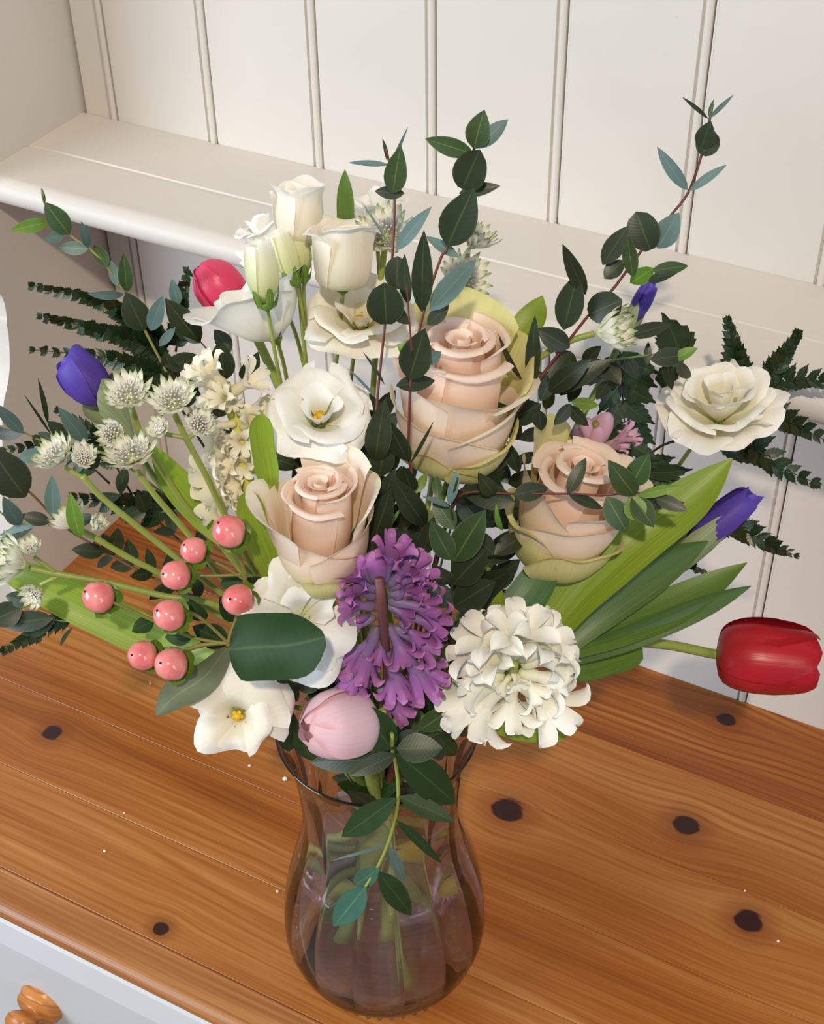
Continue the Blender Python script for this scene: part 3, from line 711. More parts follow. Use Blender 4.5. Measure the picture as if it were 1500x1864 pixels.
def pinnule_mesh(kind):
    """Leather-fern leaflet along +X, unit length, saw-toothed along both edges."""
    if kind in PN: return PN[kind]
    n = 13; top = []; bot = []
    for j in range(n):
        v = j / (n - 1); wv = .22 * math.sin(math.pi * min(1, v * .84 + .15)) ** .85 * (1 - v ** 3)
        if j % 2 == 0 and 0 < j < n - 1: wv *= .86
        if j == n - 1: wv = .004
        sh = .05 if j % 2 else 0; bow = .10 * v * v
        top.append((v + sh, wv * (1.2 if kind else 1) + bow, .03 * math.sin(3 * v))); bot.append((v + sh, -wv * (.85 if kind else 1) + bow, .03 * math.sin(3 * v)))
    mid = [(j / (n - 1), .10 * (j / (n - 1)) ** 2, -.02 + .03 * math.sin(3 * j / (n - 1))) for j in range(n)]
    V = []; uv = []
    for j in range(n):
        V += [bot[j], mid[j], top[j]]; uv += [(0.1, j / (n - 1)), (.5, j / (n - 1)), (.9, j / (n - 1))]
    PN[kind] = mk('leaflet', V, grid_faces(3, n), M_leaf['f'], uv, smooth=False); return PN[kind]
def fern(label, fronds, pins, s_list=None, neck=None, big=(), cat='fern'):
    """fronds: [(points px base->tip, s_base, s_tip, leaflet length px at base, at tip, spacing px, start)]; big: single leaflets (b, t, s, wide)"""
    f0 = fronds[0]; root = thing('leather_fern', label, cat, at(*f0[0][0], f0[1]))
    for pts, s0, s1, l0, l1, gap, start in fronds:
        Dp = sum(math.dist(a, b) for a, b in zip(pts[:-1], pts[1:])); n = max(4, int(Dp / 8))
        C = catmull([V3(x, y, s0 + (s1 - s0) * i / (len(pts) - 1)) for i, (x, y) in enumerate(pts)], n)
        P = [at(*c) for c in C]; k = mpp(P[0])
        V, F, uv = tube(P, np.linspace(2.4 * k, .7 * k, n), 5); part('rachis', V, F, M_st['dark'], root, uv)
        m = int(Dp * (1 - start) / gap)
        for i in range(m + 1):
            q = start + (1 - start) * i / max(1, m); x = q * (n - 1); a = min(int(x), n - 2); c = C[a] + (C[a + 1] - C[a]) * (x - a)
            tg = unit((C[a + 1] - C[a]) * V3(1, 1, 0)); L = l0 + (l1 - l0) * ((q - start) / (1 - start)) ** 1.1
            B = at(*c); k = mpp(B)
            for sg in (-1, 1):
                ca, sa = math.cos(sg * (.52 + .48 * (1 - q))), math.sin(sg * (.52 + .48 * (1 - q)))
                d = V3(tg[0] * ca - tg[1] * sa, tg[0] * sa + tg[1] * ca)
                T = at(c[0] + d[0] * L, c[1] + d[1] * L, c[2] + rng.uniform(-.006, .008)); place_leaflet(root, B, T, 1.25 + .45 * (gap < 14))
        T = at(pts[-1][0] + tg[0] * l1, pts[-1][1] + tg[1] * l1, s1); place_leaflet(root, P[-1], T, 1.0)
    for b, t, s, wd in big:
        place_leaflet(root, at(*b, s), at(*t, s + rng.uniform(-.01, .01)), wd)
    if neck: 
        P = [at(x, y, s) for x, y, s in neck]; stem(root, P, 2.4 * mpp(P[0]), M_st['dark'])
    return root
def place_leaflet(root, B, T, wide):
    L = np.linalg.norm(T - B); X = unit(T - B); vd = unit(CAM - B); Y = unit(np.cross(vd, X)); Z = np.cross(X, Y)
    a = rng.uniform(-.35, .35); Y, Z = math.cos(a) * Y + math.sin(a) * Z, math.cos(a) * Z - math.sin(a) * Y
    M_ = Matrix([[X[0] * L, Y[0] * L * wide, Z[0] * L, B[0]], [X[1] * L, Y[1] * L * wide, Z[1] * L, B[1]], [X[2] * L, Y[2] * L * wide, Z[2] * L, B[2]], [0, 0, 0, 1]])
    link('leaflet', pinnule_mesh(rng.randrange(2)), root, M_)
def strap(parent, pts, wpx, s0, s1, tone, phi=.2, shape='s', fold=.25, name='strap_leaf', twist=0.0, neck=False):
    """A long blade: pts px from base to tip."""
    n = 20; L = len(pts)
    P = [at(x, y, s0 + (s1 - s0) * i / (L - 1)) for i, (x, y) in enumerate(pts)]
    if neck: P = [V3(V0[0] + (P[0][0] - V0[0]) * .25, V0[1] + (P[0][1] - V0[1]) * .25, .21)] + P
    C = catmull(P, n); T = np.gradient(C, axis=0); V = []; uv = []
    for j in range(n):
        v = j / (n - 1); t = unit(T[j]); vd = unit(CAM - C[j]); sd = unit(np.cross(t, vd)); nm = np.cross(sd, t); ph = phi + twist * (v - .5)
        sd, nm = math.cos(ph) * sd + math.sin(ph) * nm, math.cos(ph) * nm - math.sin(ph) * sd
        if shape == 's': wv = (.62 + .38 * min(1, v / .35)) * (1 - max(0, (v - .5) / .5) ** 2.4)
        elif shape == 'b': wv = (.6 + .4 * min(1, v / .3)) * math.sqrt(max(0, 1 - max(0, (v - .78) / .22) ** 2))
        wd = wpx * mpp(C[j]) * max(wv, .015) / max(.6, math.cos(phi))
        for i in range(7):
            u = i / 3 - 1
            V.append(C[j] + sd * u * wd / 2 + nm * fold * wd * (u * u * .5)); uv.append((i / 6, v))
    return part(name, V, grid_faces(7, n), M_strap[tone], parent, uv)
# ------------------------------------------------------------------ the bouquet
# roses (th 0 = towards the viewer, 90 = right in the photo)
D = dict
rose('blush rose standing upright low at the middle, left outer petal folded open', 585, 1052, .035, (.02, .78, .62), 224, 100, 1,
     [(150, 52, [(5, 20), (62, 90), (74, 170), (82, 222), (90, 240)], D(cut=.10, ruf=.02)),
      (85, 46, [(5, 10), (66, 60), (80, 130), (90, 188), (104, 212)], D(cut=.16, ruf=.03, slant=.06)),
      (-72, 50, [(5, 8), (56, 40), (88, 110), (104, 172), (124, 200)], D(cut=.16, ruf=.04, slant=-.05)),
      (-150, 60, [(5, 8), (60, 60), (80, 130), (92, 170)], D(cut=.12, ruf=.03)),
      (-20, 66, [(5, 4), (60, 26), (80, 74), (80, 118), (88, 140)], D(cut=.10, ruf=.03, slant=-.30)),
      (48, 60, [(5, 2), (64, 24), (84, 76), (84, 130), (92, 150)], D(cut=.12, ruf=.03, slant=.30)),
      (18, 44, [(5, -4), (58, 2), (78, 26), (84, 52), (90, 60)], D(cut=.3, ruf=.09, slant=-.2, mat=M_rose_grn))],
     [(600, 1090), (625, 1180)], 1.0, 1.06)
rose('largest blush rose, high right of the bouquet centre with a wide right petal', 828, 838, -.03, (.02, .80, .60), 262, 118, 2,
     [(172, 62, [(5, 20), (66, 110), (84, 200), (96, 262), (104, 296)], D(cut=.14, ruf=.03, mat=M_rose_grn)),
      (78, 50, [(5, 10), (66, 60), (92, 130), (118, 170), (138, 178)], D(cut=.14, ruf=.04)),
      (100, 40, [(5, 10), (76, 70), (104, 150), (122, 204), (130, 216)], D(cut=.16, ruf=.04, mat=M_rose_grn)),
      (30, 60, [(5, 6), (72, 40), (94, 110), (98, 160), (112, 180)], D(cut=.14, ruf=.03, slant=-.22)),
      (-70, 62, [(5, 6), (74, 46), (98, 120), (104, 186), (112, 206)], D(cut=.12, ruf=.03, slant=-.12)),
      (52, 58, [(5, 2), (76, 24), (100, 80), (108, 136), (122, 150)], D(cut=.16, ruf=.04, slant=.22)),
      (-24, 66, [(5, 0), (78, 18), (104, 70), (110, 122), (118, 134)], D(cut=.16, ruf=.05, slant=-.30)),
      (40, 50, [(5, -4), (72, 4), (100, 38), (108, 78), (116, 84)], D(cut=.28, ruf=.10, slant=.26, mat=M_rose_grn)),
      (-18, 46, [(5, -4), (72, 4), (100, 30), (108, 60), (114, 66)], D(cut=.3, ruf=.11, slant=-.1, mat=M_rose_grn))],
     [(815, 880), (760, 1020)], 1.0, 1.22)
rose('creased blush rose with yellow guard petals behind a dark red twig on the right', 1000, 1022, -.02, (.22, .78, .58), 226, 104, 3,
     [(178, 52, [(5, 20), (60, 90), (80, 170), (92, 216)], D(cut=.14, ruf=.05)),
      (-112, 42, [(5, 20), (62, 100), (84, 180), (92, 246), (100, 262)], D(cut=.2, ruf=.05, mat=M_rose_grn)),
      (130, 50, [(5, 12), (66, 70), (90, 140), (106, 190), (122, 204)], D(cut=.14, ruf=.07)),
      (60, 56, [(5, 10), (70, 60), (92, 120), (100, 176), (112, 190)], D(cut=.14, ruf=.06)),
      (-46, 54, [(5, 10), (66, 50), (86, 110), (92, 170), (100, 192)], D(cut=.16, ruf=.07, slant=-.22)),
      (14, 56, [(5, 4), (70, 34), (94, 92), (98, 134), (110, 148)], D(cut=.18, ruf=.07, slant=.24)),
      (-40, 50, [(5, -4), (66, 12), (92, 58), (98, 106), (114, 116)], D(cut=.26, ruf=.13, slant=-.26, mat=M_rose_grn)),
      (34, 56, [(5, -6), (66, 4), (90, 40), (98, 84), (110, 92)], D(cut=.26, ruf=.12, slant=.2, mat=M_rose_grn))],
     [(975, 1050), (880, 1160)], 1.15, 1.2)

# lisianthus
def lis(label, s, axis, px, H, R, seed, stem_px, **k):
    fr = Fr(px[0], px[1], s, axis); root = thing('lisianthus', label, 'lisianthus', fr.O)
    cal = k.pop('cal', 16)
    lisianthus_head(root, fr, H, R, seed, **k); calyx(root, fr, cal, 34)
    stem(root, [fr.O - fr.A * fr.k * 6] + [at(x, y, s - .01) for x, y in stem_px], 4 * fr.k, M_st['light'])
    return root, fr
def bud_specs(H, R, seed, n=4):
    return [(seed * 40 + i * 360 / n, 85, [(2, 0), (R * .75, H * .2), (R, H * .5), (R * .82, H * .82), (R * (.72 + .14 * (i % 2)), H * (1.0 - .03 * i))], dict(cut=.08, spiral=.14, ruf=.03)) for i in range(n)]
def add_bud(root, label, px, s, axis, H, R, seed, stem_px, mat=None):
    fr = Fr(px[0], px[1], s, axis)
    V, F, uv = tube([fr.O - fr.A * fr.k * 10, fr.O, fr.O + fr.A * fr.k * 4], [3.5 * fr.k, 6 * fr.k, 3 * fr.k], 8)
    bd_ = part('bud', V, F, M_sepal, root, uv)
    if label: bd_['label'] = label
    petals(bd_, fr, bud_specs(H, R, seed), mat or M_budg, seed, sub=True); calyx(bd_, fr, R * .8, H * .42, sub=True)
    stem(root, [fr.O - fr.A * fr.k * 6] + [at(x, y, s - .005) for x, y in stem_px], 3.6 * fr.k, M_st['light'], neck=False)
rt, _ = lis('open white lisianthus seen from its side with a greenish bud in front', -.055, (-.42, .80, .30), (503, 618), 122, 84, 3, [(520, 680), (540, 800), (580, 1000)], eye=False,
    specs=[(i * 90 + 20, 60, [(3, 0), (36, 34), (56, 78), (72, 108)], D(ruf=.13, cut=.16, nu=13, slant=.1 * (-1) ** i)) for i in range(4)] + [(i * 90 + 65, 58, [(3, -2), (46, 22), (78, 66), (104, 100), (118, 104)], D(ruf=.13, cut=.22, nu=15, nv=11, slant=.08 * (-1) ** i, roll=.05)) for i in range(4)])
add_bud(rt, 'closed greenish white bud', (486, 556), -.03, (-.12, .96, .25), 118, 31, 2, [(490, 580), (502, 650), (515, 715)])
rt, _ = lis('frilled white lisianthus standing topmost with two slim green buds beside it', -.07, (-.02, .92, .38), (548, 458), 124, 46, 5, [(545, 520), (555, 640), (580, 800)], eye=False, cal=14,
    specs=[(i * 72, 66, [(3, 0), (34, 24), (44, 66), (38 + 5 * (i % 2), 102), (46 + 5 * (i % 3), 124 - 8 * (i % 2))], D(ruf=.14, cut=.16, pw=2, spiral=.13, slant=.08 * (-1) ** i, roll=.06, nu=15, nv=12)) for i in range(5)], mat=M_cream)
add_bud(rt, 'slim green bud', (538, 512), -.055, (-.36, .9, .25), 98, 25, 4, [(545, 540), (556, 600)])
add_bud(rt, 'slim green bud', (553, 506), -.06, (-.16, .95, .25), 92, 22, 6, [(553, 540), (558, 600)])
lis('white lisianthus with papery petals behind the slim green buds', -.085, (-.35, .88, .3), (505, 492), 92, 52, 7, [(520, 560), (560, 700)], eye=False)
lis('half open white lisianthus cup right of the slim buds', -.05, (.02, .93, .36), (624, 526), 120, 50, 8, [(622, 560), (610, 700), (610, 850)], eye=False, cal=18, mat=M_cream,
    specs=[(i * 120 + 10, 74, [(3, 0), (30, 40), (34, 84), (36, 112)], D(ruf=.04, cut=.10, spiral=.12)) for i in range(3)] + [(i * 90 + 8, 62, [(3, 0), (44, 8), (53, 48), (50 + 5 * (i % 2), 90), (58, 120 - 12 * (i % 2)), (70, 118 - 14 * (i % 2))], D(ruf=.10, cut=.2, pw=2, spiral=.10, slant=.14 * (-1) ** i, roll=.05, nu=15, nv=12)) for i in range(4)])
lis('open white lisianthus with a yellow eye below the half open cup', -.06, (.0, .62, .78), (655, 600), 62, 88, 9, [(640, 680), (640, 820)], mat=M_cream)
lis('wide open white lisianthus facing front at the centre left', -.01, (.06, .50, .86), (582, 772), 66, 84, 12, [(600, 840), (630, 950)], mat=M_white)
lis('creamy white lisianthus with yellow eye hanging low beside the vase rim', .055, (-.08, -.22, .96), (436, 1296), 52, 74, 14, [(470, 1290), (520, 1285)], mat=M_cream,
    specs=[(10, 58, [(3, 2), (24, 26), (50, 50), (96, 44), (108, 30)], D(ruf=.08, cut=.26, pw=2, nu=13, nv=11)), (-48, 55, [(3, 2), (24, 26), (48, 44), (84, 40), (94, 24)], D(ruf=.08, cut=.26, pw=2, nu=13, nv=11)), (70, 55, [(3, 2), (22, 30), (38, 54), (60, 60), (70, 52)], D(ruf=.12, cut=.26, pw=2, nu=13, slant=.1)),
           (135, 55, [(3, 2), (22, 30), (40, 50), (64, 44)], D(ruf=.12, cut=.26, pw=2, nu=13, slant=.1)), (200, 55, [(3, 2), (24, 24), (50, 40), (84, 34)], D(ruf=.12, cut=.26, pw=2, nu=13, slant=.1)), (-105, 55, [(3, 2), (24, 24), (50, 40), (72, 30)], D(ruf=.12, cut=.26, pw=2, nu=13, slant=.1)),
           (40, 52, [(3, 0), (28, 16), (60, 34), (98, 22), (106, 2)], D(ruf=.09, cut=.28, pw=2, nu=13, nv=11)), (-20, 52, [(3, 0), (28, 16), (60, 34), (102, 18), (110, 0)], D(ruf=.09, cut=.28, pw=2, nu=13, nv=11))])
lis('crumpled white lisianthus half covered by a dark leaf left of the purple hyacinth', .045, (.10, .34, .93), (545, 1130), 60, 88, 16, [(560, 1180), (590, 1240)], mat=M_white, eye=False,
    specs=[(-150, 46, [(3, 0), (26, 40), (46, 76), (70, 96), (84, 96)], D(ruf=.2, cut=.22, nu=15, nv=12)), (-95, 44, [(3, 0), (30, 36), (52, 66), (82, 84), (96, 78)], D(ruf=.2, cut=.22, nu=15, nv=12)), (160, 44, [(3, 0), (30, 44), (48, 80), (62, 104), (80, 108)], D(ruf=.18, cut=.2, nu=15, nv=12)),
           (100, 44, [(3, 0), (26, 30), (44, 60), (66, 76)], D(ruf=.2, cut=.2, nu=15, nv=12)), (30, 50, [(3, 0), (30, 30), (56, 56), (92, 58), (112, 42)], D(ruf=.14, cut=.22, nu=15, nv=12)), (-40, 50, [(3, 0), (30, 30), (56, 54), (90, 54)], D(ruf=.16, cut=.22, nu=15, nv=12)), (62, 46, [(3, -2), (34, 16), (64, 38), (98, 40), (110, 26)], D(ruf=.14, cut=.24, nu=15, nv=12)), (15, 44, [(3, -2), (34, 12), (64, 26), (104, 20), (120, -4)], D(ruf=.12, cut=.26, nu=15, nv=12)), (200, 60, [(2, 4), (16, 50), (22, 80), (40, 92)], D(ruf=.16, cut=.16))])
rt, fr_ = lis('full white double bloom standing apart on the far right before the shelf', -.075, (-.10, .72, .68), (1308, 772), 100, 90, 18, [(1262, 812), (1205, 890), (1120, 990), (960, 1150)], eye=False, mat=M_carn, cal=11,
    specs=[(i * 100 + 15, 60, [(3, 10), (18, 60), (22, 88), (30, 96)], D(ruf=.10, cut=.12, spiral=.15)) for i in range(4)] +
          [(i * 72 + 40, 56, [(3, 6), (34, 50), (48, 82), (62, 92)], D(ruf=.15, cut=.2, spiral=.10, slant=.12 * (-1) ** i, nu=13)) for i in range(5)] +
          [(i * 60 + 10, 48, [(3, 2), (48, 34), (74, 62), (92, 66)], D(ruf=.15, cut=.22, spiral=.07, slant=.14 * (-1) ** i, roll=.05, nu=13, nv=11)) for i in range(6)] +
          [(i * 60 + 38, 46, [(3, -2), (54, 20), (88, 40), (114, 40)], D(ruf=.15, cut=.26, slant=.10 * (-1) ** i, roll=.06, nu=13, nv=11)) for i in range(6)])
lis('white lisianthus at the back behind the astrantia and tall pointed leaf', -.10, (.02, .9, .4), (688, 448), 92, 50, 21, [(690, 520), (680, 700)], eye=False)

# tulips
def tulip(label, px, s, axis, L, R, seed, mat, stem_px, gap=.3, point=.1, neck=True):
    fr = Fr(px[0], px[1], s, axis); root = thing('tulip', label, 'tulip', fr.O); tulip_head(root, fr, L, R, seed, mat, gap, point)
    stem(root, [fr.O + fr.A * fr.k * 3, fr.O - fr.A * fr.k * 8] + [at(x, y, sz) for x, y, sz in stem_px], 9 * fr.k, M_st['light'], neck=neck)
    return root
tr_ = tulip('red tulip reaching out sideways over the worktop on the right', (1302, 1190), -.05, (.98, -.06, .18), 186, 66, 1, M_tulr, [(1200, 1172, -.045), (1060, 1166, -.03), (930, 1180, 0)], .60, .30)
strap(tr_, [(1000, 1190), (1110, 1150), (1240, 1098), (1360, 1024)], 74, .0, -.05, 'g', .35, fold=.2, name='leaf')
strap(tr_, [(1010, 1205), (1130, 1165), (1260, 1112), (1369, 1066)], 46, .0, -.04, 'd', -.3, name='leaf')
strap(tr_, [(960, 1170), (1050, 1210), (1110, 1200), (1170, 1180)], 60, .0, -.03, 'g', .2, shape='b', name='leaf')
tulip('cerise tulip bud peeping out at the back left', (432, 560), -.10, (-.62, .68, .25), 102, 44, 2, M_tulp, [(470, 620, -.10), (540, 780, -.08), (600, 950, -.05)], .25, .06)
tulip('pale pink tulip nodding over the front rim of the vase', (672, 1306), .055, (-.80, -.10, .60), 140, 64, 5, M_tull, [(715, 1290, .05), (735, 1300, .03)], .26, .12)

# hyacinths
def hyacinth(label, s, axis_px, r, mat, colr, cat='hyacinth', nk=True, lo=None):
    root = thing('hyacinth', label, cat, at(axis_px[-1][0], axis_px[-1][1], s))
    P = [at(x, y, s + d) for x, y, d in axis_px]
    stem(root, P, r * mpp(P[0]), mat, neck=nk, lo=lo); return root
hp = hyacinth('purple hyacinth spike in the front centre, florets radiating from a dark stem', .05, [(690, 1052, .012), (694, 1092, .016), (698, 1140, .010), (705, 1220, -.005), (700, 1290, -.02)], 9, plain('hyacinth_stem', lin(110, 62, 62), .5), 'purple')
florets(hp, [((690, 1062), (680, 1004), 12, 'bud', 1.0), ((698, 1058), (718, 992), 8, 'half', .8), ((684, 1062), (655, 1010), 4, 'bud', .9), ((706, 1066), (752, 1022), 16, 'half', .9),
    ((684, 1076), (634, 1032), 10, 'half', .9), ((682, 1088), (640, 1062), 24, 'half', 1.0), ((684, 1104), (628, 1100), 26, 'half', 1.1), ((684, 1122), (626, 1152), 16, 'half', .85),
    ((688, 1140), (654, 1226), 16, 'half', .72), ((704, 1136), (738, 1196), 26, 'half', .95), ((704, 1100), (752, 1128), 28, 'half', 1.0), ((706, 1080), (776, 1078), 18, 'half', .85),
    ((708, 1070), (780, 1036), 6, 'half', .85), ((706, 1092), (800, 1112), 16, 'half', .75), ((716, 1112), (812, 1142), 10, 'half', .72), ((716, 1140), (790, 1186), 10, 'half', .78),
    ((726, 1165), (776, 1256), 12, 'half', .7), ((702, 1180), (728, 1262), 20, 'half', .75), ((690, 1250), (728, 1300), 8, 'half', .9), ((684, 1160), (630, 1200), 6, 'half', .8),
    ((700, 1150), (690, 1200), 22, 'half', .8), ((726, 1130), (768, 1168), 28, 'half', .9), ((720, 1090), (752, 1060), 22, 'half', .9), ((672, 1120), (648, 1130), 34, 'bud', .9), ((730, 1200), (800, 1230), 0, 'half', .8), ((664, 1190), (640, 1250), 0, 'half', .8)],
    .052, M_purp, 'half')
hw = hyacinth('white hyacinth head leaning over the right side of the vase rim', .045, [(936, 1208, .008), (930, 1225, 0), (890, 1260, -.02), (800, 1320, -.03)], 9, M_st['light'], 'white')
florets(hw, [((926, 1200), (893, 1150), 26), ((934, 1196), (950, 1138), 22), ((944, 1200), (1000, 1150), 16), ((948, 1210), (1022, 1196), 20), ((944, 1222), (1030, 1244), 14),
    ((930, 1228), (905, 1262), 34), ((940, 1226), (985, 1268), 30), ((920, 1216), (856, 1206), 22), ((914, 1206), (846, 1166), 8), ((918, 1226), (842, 1256), 10), ((924, 1240), (858, 1306), 6),
    ((934, 1240), (930, 1302), 12), ((946, 1236), (1012, 1300), 4), ((926, 1212), (888, 1192), 42), ((932, 1222), (944, 1252), 46), ((950, 1200), (1030, 1166), 0), ((910, 1230), (836, 1290), -8), ],
    .048, M_whh, 'open')
strap(hw, [(860, 1290), (930, 1322), (985, 1330), (1036, 1328)], 46, .035, .03, 'y', .1, 'b', name='leaf')
strap(hw, [(890, 1170), (940, 1110), (985, 1050), (1024, 972)], 70, .02, -.01, 'b', .2, name='leaf')
strap(hw, [(900, 1150), (906, 1110), (914, 1074)], 26, .035, .03, 'y', .2, name='leaf')
hl = hyacinth('tall cream hyacinth on the left with a pale yellow green stem', .0, [(408, 700, -.02), (420, 740, -.018), (440, 800, -.012), (450, 870, -.008), (480, 960, 0), (540, 1080, 0)], 13, plain('hyacinth_stem_pale', lin(206, 206, 96), .4), 'white')
florets(hl, [((412, 712), (346, 680), 12, 'half', 1.05), ((410, 704), (372, 662), 14, 'half', 1.05), ((414, 716), (428, 738), 34, 'half', 1.05), ((420, 716), (470, 684), 10, 'half', 1.05), ((430, 750), (486, 742), 12, 'half', 1.05), ((424, 740), (366, 732), 18, 'half', 1.05),
    ((444, 800), (436, 808), 44, 'open', 1.0), ((448, 840), (438, 852), 44, 'open', 1.0), ((440, 820), (384, 826), 24, 'open', 1.1), ((446, 850), (392, 862), 24, 'open', 1.1), ((450, 880), (410, 900), 30, 'open', 1.1), ((456, 890), (450, 910), 40, 'open', 1.1),
    ((432, 770), (384, 778), 18, 'half', 1.05), ((446, 790), (492, 786), 16, 'half', 1.05), ((446, 860), (370, 890), 6, 'open', 1.1), ((450, 850), (490, 870), 18, 'open', 1.1), ((440, 800), (370, 800), 4, 'open', 1.1), ((456, 905), (425, 930), 26, 'open', 1.1), ((452, 880), (380, 920), 0, 'open', 1.1), ((446, 830), (410, 840), 40, 'open', 1.0), ((452, 870), (424, 884), 40, 'open', 1.0), ((436, 790), (400, 800), 34, 'half', 1.0), ((420, 730), (398, 720), 40, 'half', 1.0), ((440, 780), (466, 762), 30, 'half', 1.0)],
    -.012, M_crh, 'open')
strap(hl, [(492, 900), (486, 850), (478, 800), (477, 752)], 44, .02, .015, 'y', .2, 'b', name='leaf')
strap(hl, [(498, 1050), (480, 1000), (462, 950), (453, 890)], 52, .035, .03, 'y', .2, 'b', name='leaf')
hk = hyacinth('lilac pink hyacinth buds peeping over the creased rose on the right', -.06, [(1085, 770, .01), (1080, 810, .004), (1050, 900, 0), (950, 1080, 0)], 7, M_st['olive'], 'lilac')
florets(hk, [((1078, 812), (1066, 762), 10, 'bud', .9), ((1084, 812), (1108, 752), 14, 'bud', .9), ((1090, 818), (1156, 786), 12, 'half', .62), ((1080, 816), (1092, 778), 30, 'bud', .9), ((1088, 822), (1136, 806), 20, 'half', .7), ((1074, 815), (1046, 778), 4, 'bud', .9), ((1082, 800), (1090, 756), 0, 'bud', .9)], -.055, M_lil, 'bud')

# irises
def iris(label, px, s, axis, L, R, seed, stem_px, sp_len=.55, sp_th=20):
    fr = Fr(px[0], px[1], s, axis); root = thing('iris', label, 'iris', fr.O)
    sp = [(seed * 50 + i * 120, 78, [(2, L * .2), (R * .8, L * .4), (R, L * .62), (R * .8, L * .86), (R * (.42 + .2 * (i == 0)), L * (1.0 - .05 * i))], D(cut=.16, spiral=.24, ruf=.05, slant=.12 * (-1) ** i, nu=13, nv=12)) for i in range(3)]
    sp += [(seed * 50 + 60 + i * 120, 70, [(2, L * .2), (R * .6, L * .4), (R * .75, L * .7), (R * .5, L * .96)], D(cut=.1, spiral=.2, ruf=.04)) for i in range(3)]
    petals(root, fr, sp, M_iris, seed)
    for i, (t, ll) in enumerate([(sp_th, sp_len), (sp_th + 170, sp_len * .9)]):
        V, F, uv = petal(fr, t, 92, [(3, -L * .3), (R * .55, -L * .05), (R * .98, L * .2), (R * 1.02, L * ll * .8), (R * .95, L * ll)], cut=.05, tipn=.62, nu=11, nv=12, seed=seed)
        part('spathe', V, F, M_spathe, root, uv)
    stem(root, [fr.O + fr.A * fr.k * 10, fr.O - fr.A * fr.k * L * .2] + [at(x, y, s2) for x, y, s2 in stem_px], 6 * fr.k, M_st['green']); return root
il = iris('violet iris bud on the far left rising from a pale green sheath', (214, 764), -.045, (-.60, .76, .2), 150, 40, 1, [(290, 880, -.04), (420, 1010, -.01), (560, 1160, .01)], .5, 40)
strap(il, [(420, 985), (380, 940), (325, 880), (272, 806)], 62, .0, -.02, 'y', .3, name='leaf')
strap(il, [(390, 1190), (290, 1165), (180, 1115), (60, 1056), (-30, 1020)], 76, .03, -.02, 'y', .25, name='leaf')
ir = iris('violet iris bud on the right with its tip past a broad green leaf', (1205, 1040), -.05, (.74, .66, .15), 226, 30, 2, [(1120, 1110, -.03), (1000, 1200, -.01)], .78, 20)
strap(ir, [(985, 1170), (1060, 1075), (1170, 975), (1262, 905), (1334, 834)], 96, .01, -.045, 'y', .15, fold=.3, name='leaf')
strap(ir, [(1000, 1190), (1085, 1110), (1180, 1045), (1290, 985)], 82, .0, -.05, 'd', -.25, fold=.3, name='leaf')
strap(ir, [(930, 1150), (985, 1070), (1060, 1000), (1180, 930)], 84, -.005, -.04, 'g', .3, fold=.3, name='leaf')
it = iris('dark violet iris bud near the top right behind round eucalyptus leaves', (1136, 610), -.085, (.44, .88, .2), 112, 17, 3, [(1080, 720, -.07), (980, 900, -.04), (860, 1080, -.01)], .62, -30)
strap(it, [(925, 650), (948, 610), (972, 575), (988, 538)], 54, -.055, -.07, 'y', .3, name='leaf')
strap(it, [(630, 440), (630, 400), (629, 355), (628, 308)], 32, -.075, -.085, 'g', .2, name='leaf')

# astrantias
def astrantia(label, s, heads, stems_px, loc):
    root = thing('astrantia', label, 'astrantia', at(loc[0], loc[1], s))
    for h in heads: astrantia_head(root, h[0], h[1], s + (h[6] if len(h) > 6 else 0), h[2], h[3] * 1.12, h[4], h[5])
    for i, (pts, nk) in enumerate(stems_px):
        P = [at(x, y, s - .006) for x, y in pts]; stem(root, P, 6.0 * mpp(P[0]) * (1 if nk else .7), M_st['light'], neck=nk)
    return root
astrantia('pale astrantia right beside the violet iris bud, two heads facing forward', .0, [(238, 726, (-.1, .55, .83), 46, .75, 15), (212, 790, (-.35, -.1, .9), 34, .9, 13)], [([(240, 745), (262, 800), (330, 910), (400, 990), (500, 1120)], True), ([(214, 800), (262, 815)], False)], (240, 745))
astrantia('astrantia with three heads on one stem left of the cream hyacinth', .012, [(316, 735, (-.05, .55, .83), 44, .75, 15), (296, 782, (-.3, .2, .9), 28, 1.0, 12), (362, 778, (.3, .4, .85), 32, .85, 13)], [([(316, 750), (340, 800), (372, 860), (408, 935), (470, 1050), (560, 1180)], True), ([(300, 790), (334, 796)], False), ([(358, 788), (338, 800)], False)], (316, 750))
astrantia('open astrantia head with pale pins below the iris, middle of the left group', .02, [(244, 838, (-.25, .75, .62), 50, .62, 16)], [([(250, 858), (285, 905), (345, 975), (420, 1070), (540, 1180)], True)], (244, 838))
astrantia('astrantia with two papery heads on a long stem left of the open one', .02, [(112, 838, (-.45, .6, .66), 46, .85, 16), (150, 838, (.25, .4, .86), 34, 1.05, 12, .008)], [([(150, 866), (185, 905), (240, 950), (312, 1008), (430, 1100), (560, 1190)], True), ([(116, 850), (152, 870)], False)], (130, 845))
astrantia('astrantia cluster at the left edge of the bouquet on a thick curved stem', .03, [(44, 1030, (-.85, .3, .45), 56, 1.0, 18), (62, 1006, (-.1, .65, .75), 30, 1.2, 12, .006), (72, 1074, (-.4, -.45, .8), 34, 1.1, 13, .006)], [([(52, 1034), (112, 1046), (200, 1062), (300, 1085), (400, 1104), (540, 1190)], True), ([(62, 1014), (100, 1042)], False), ([(74, 1064), (108, 1048)], False)], (60, 1040))
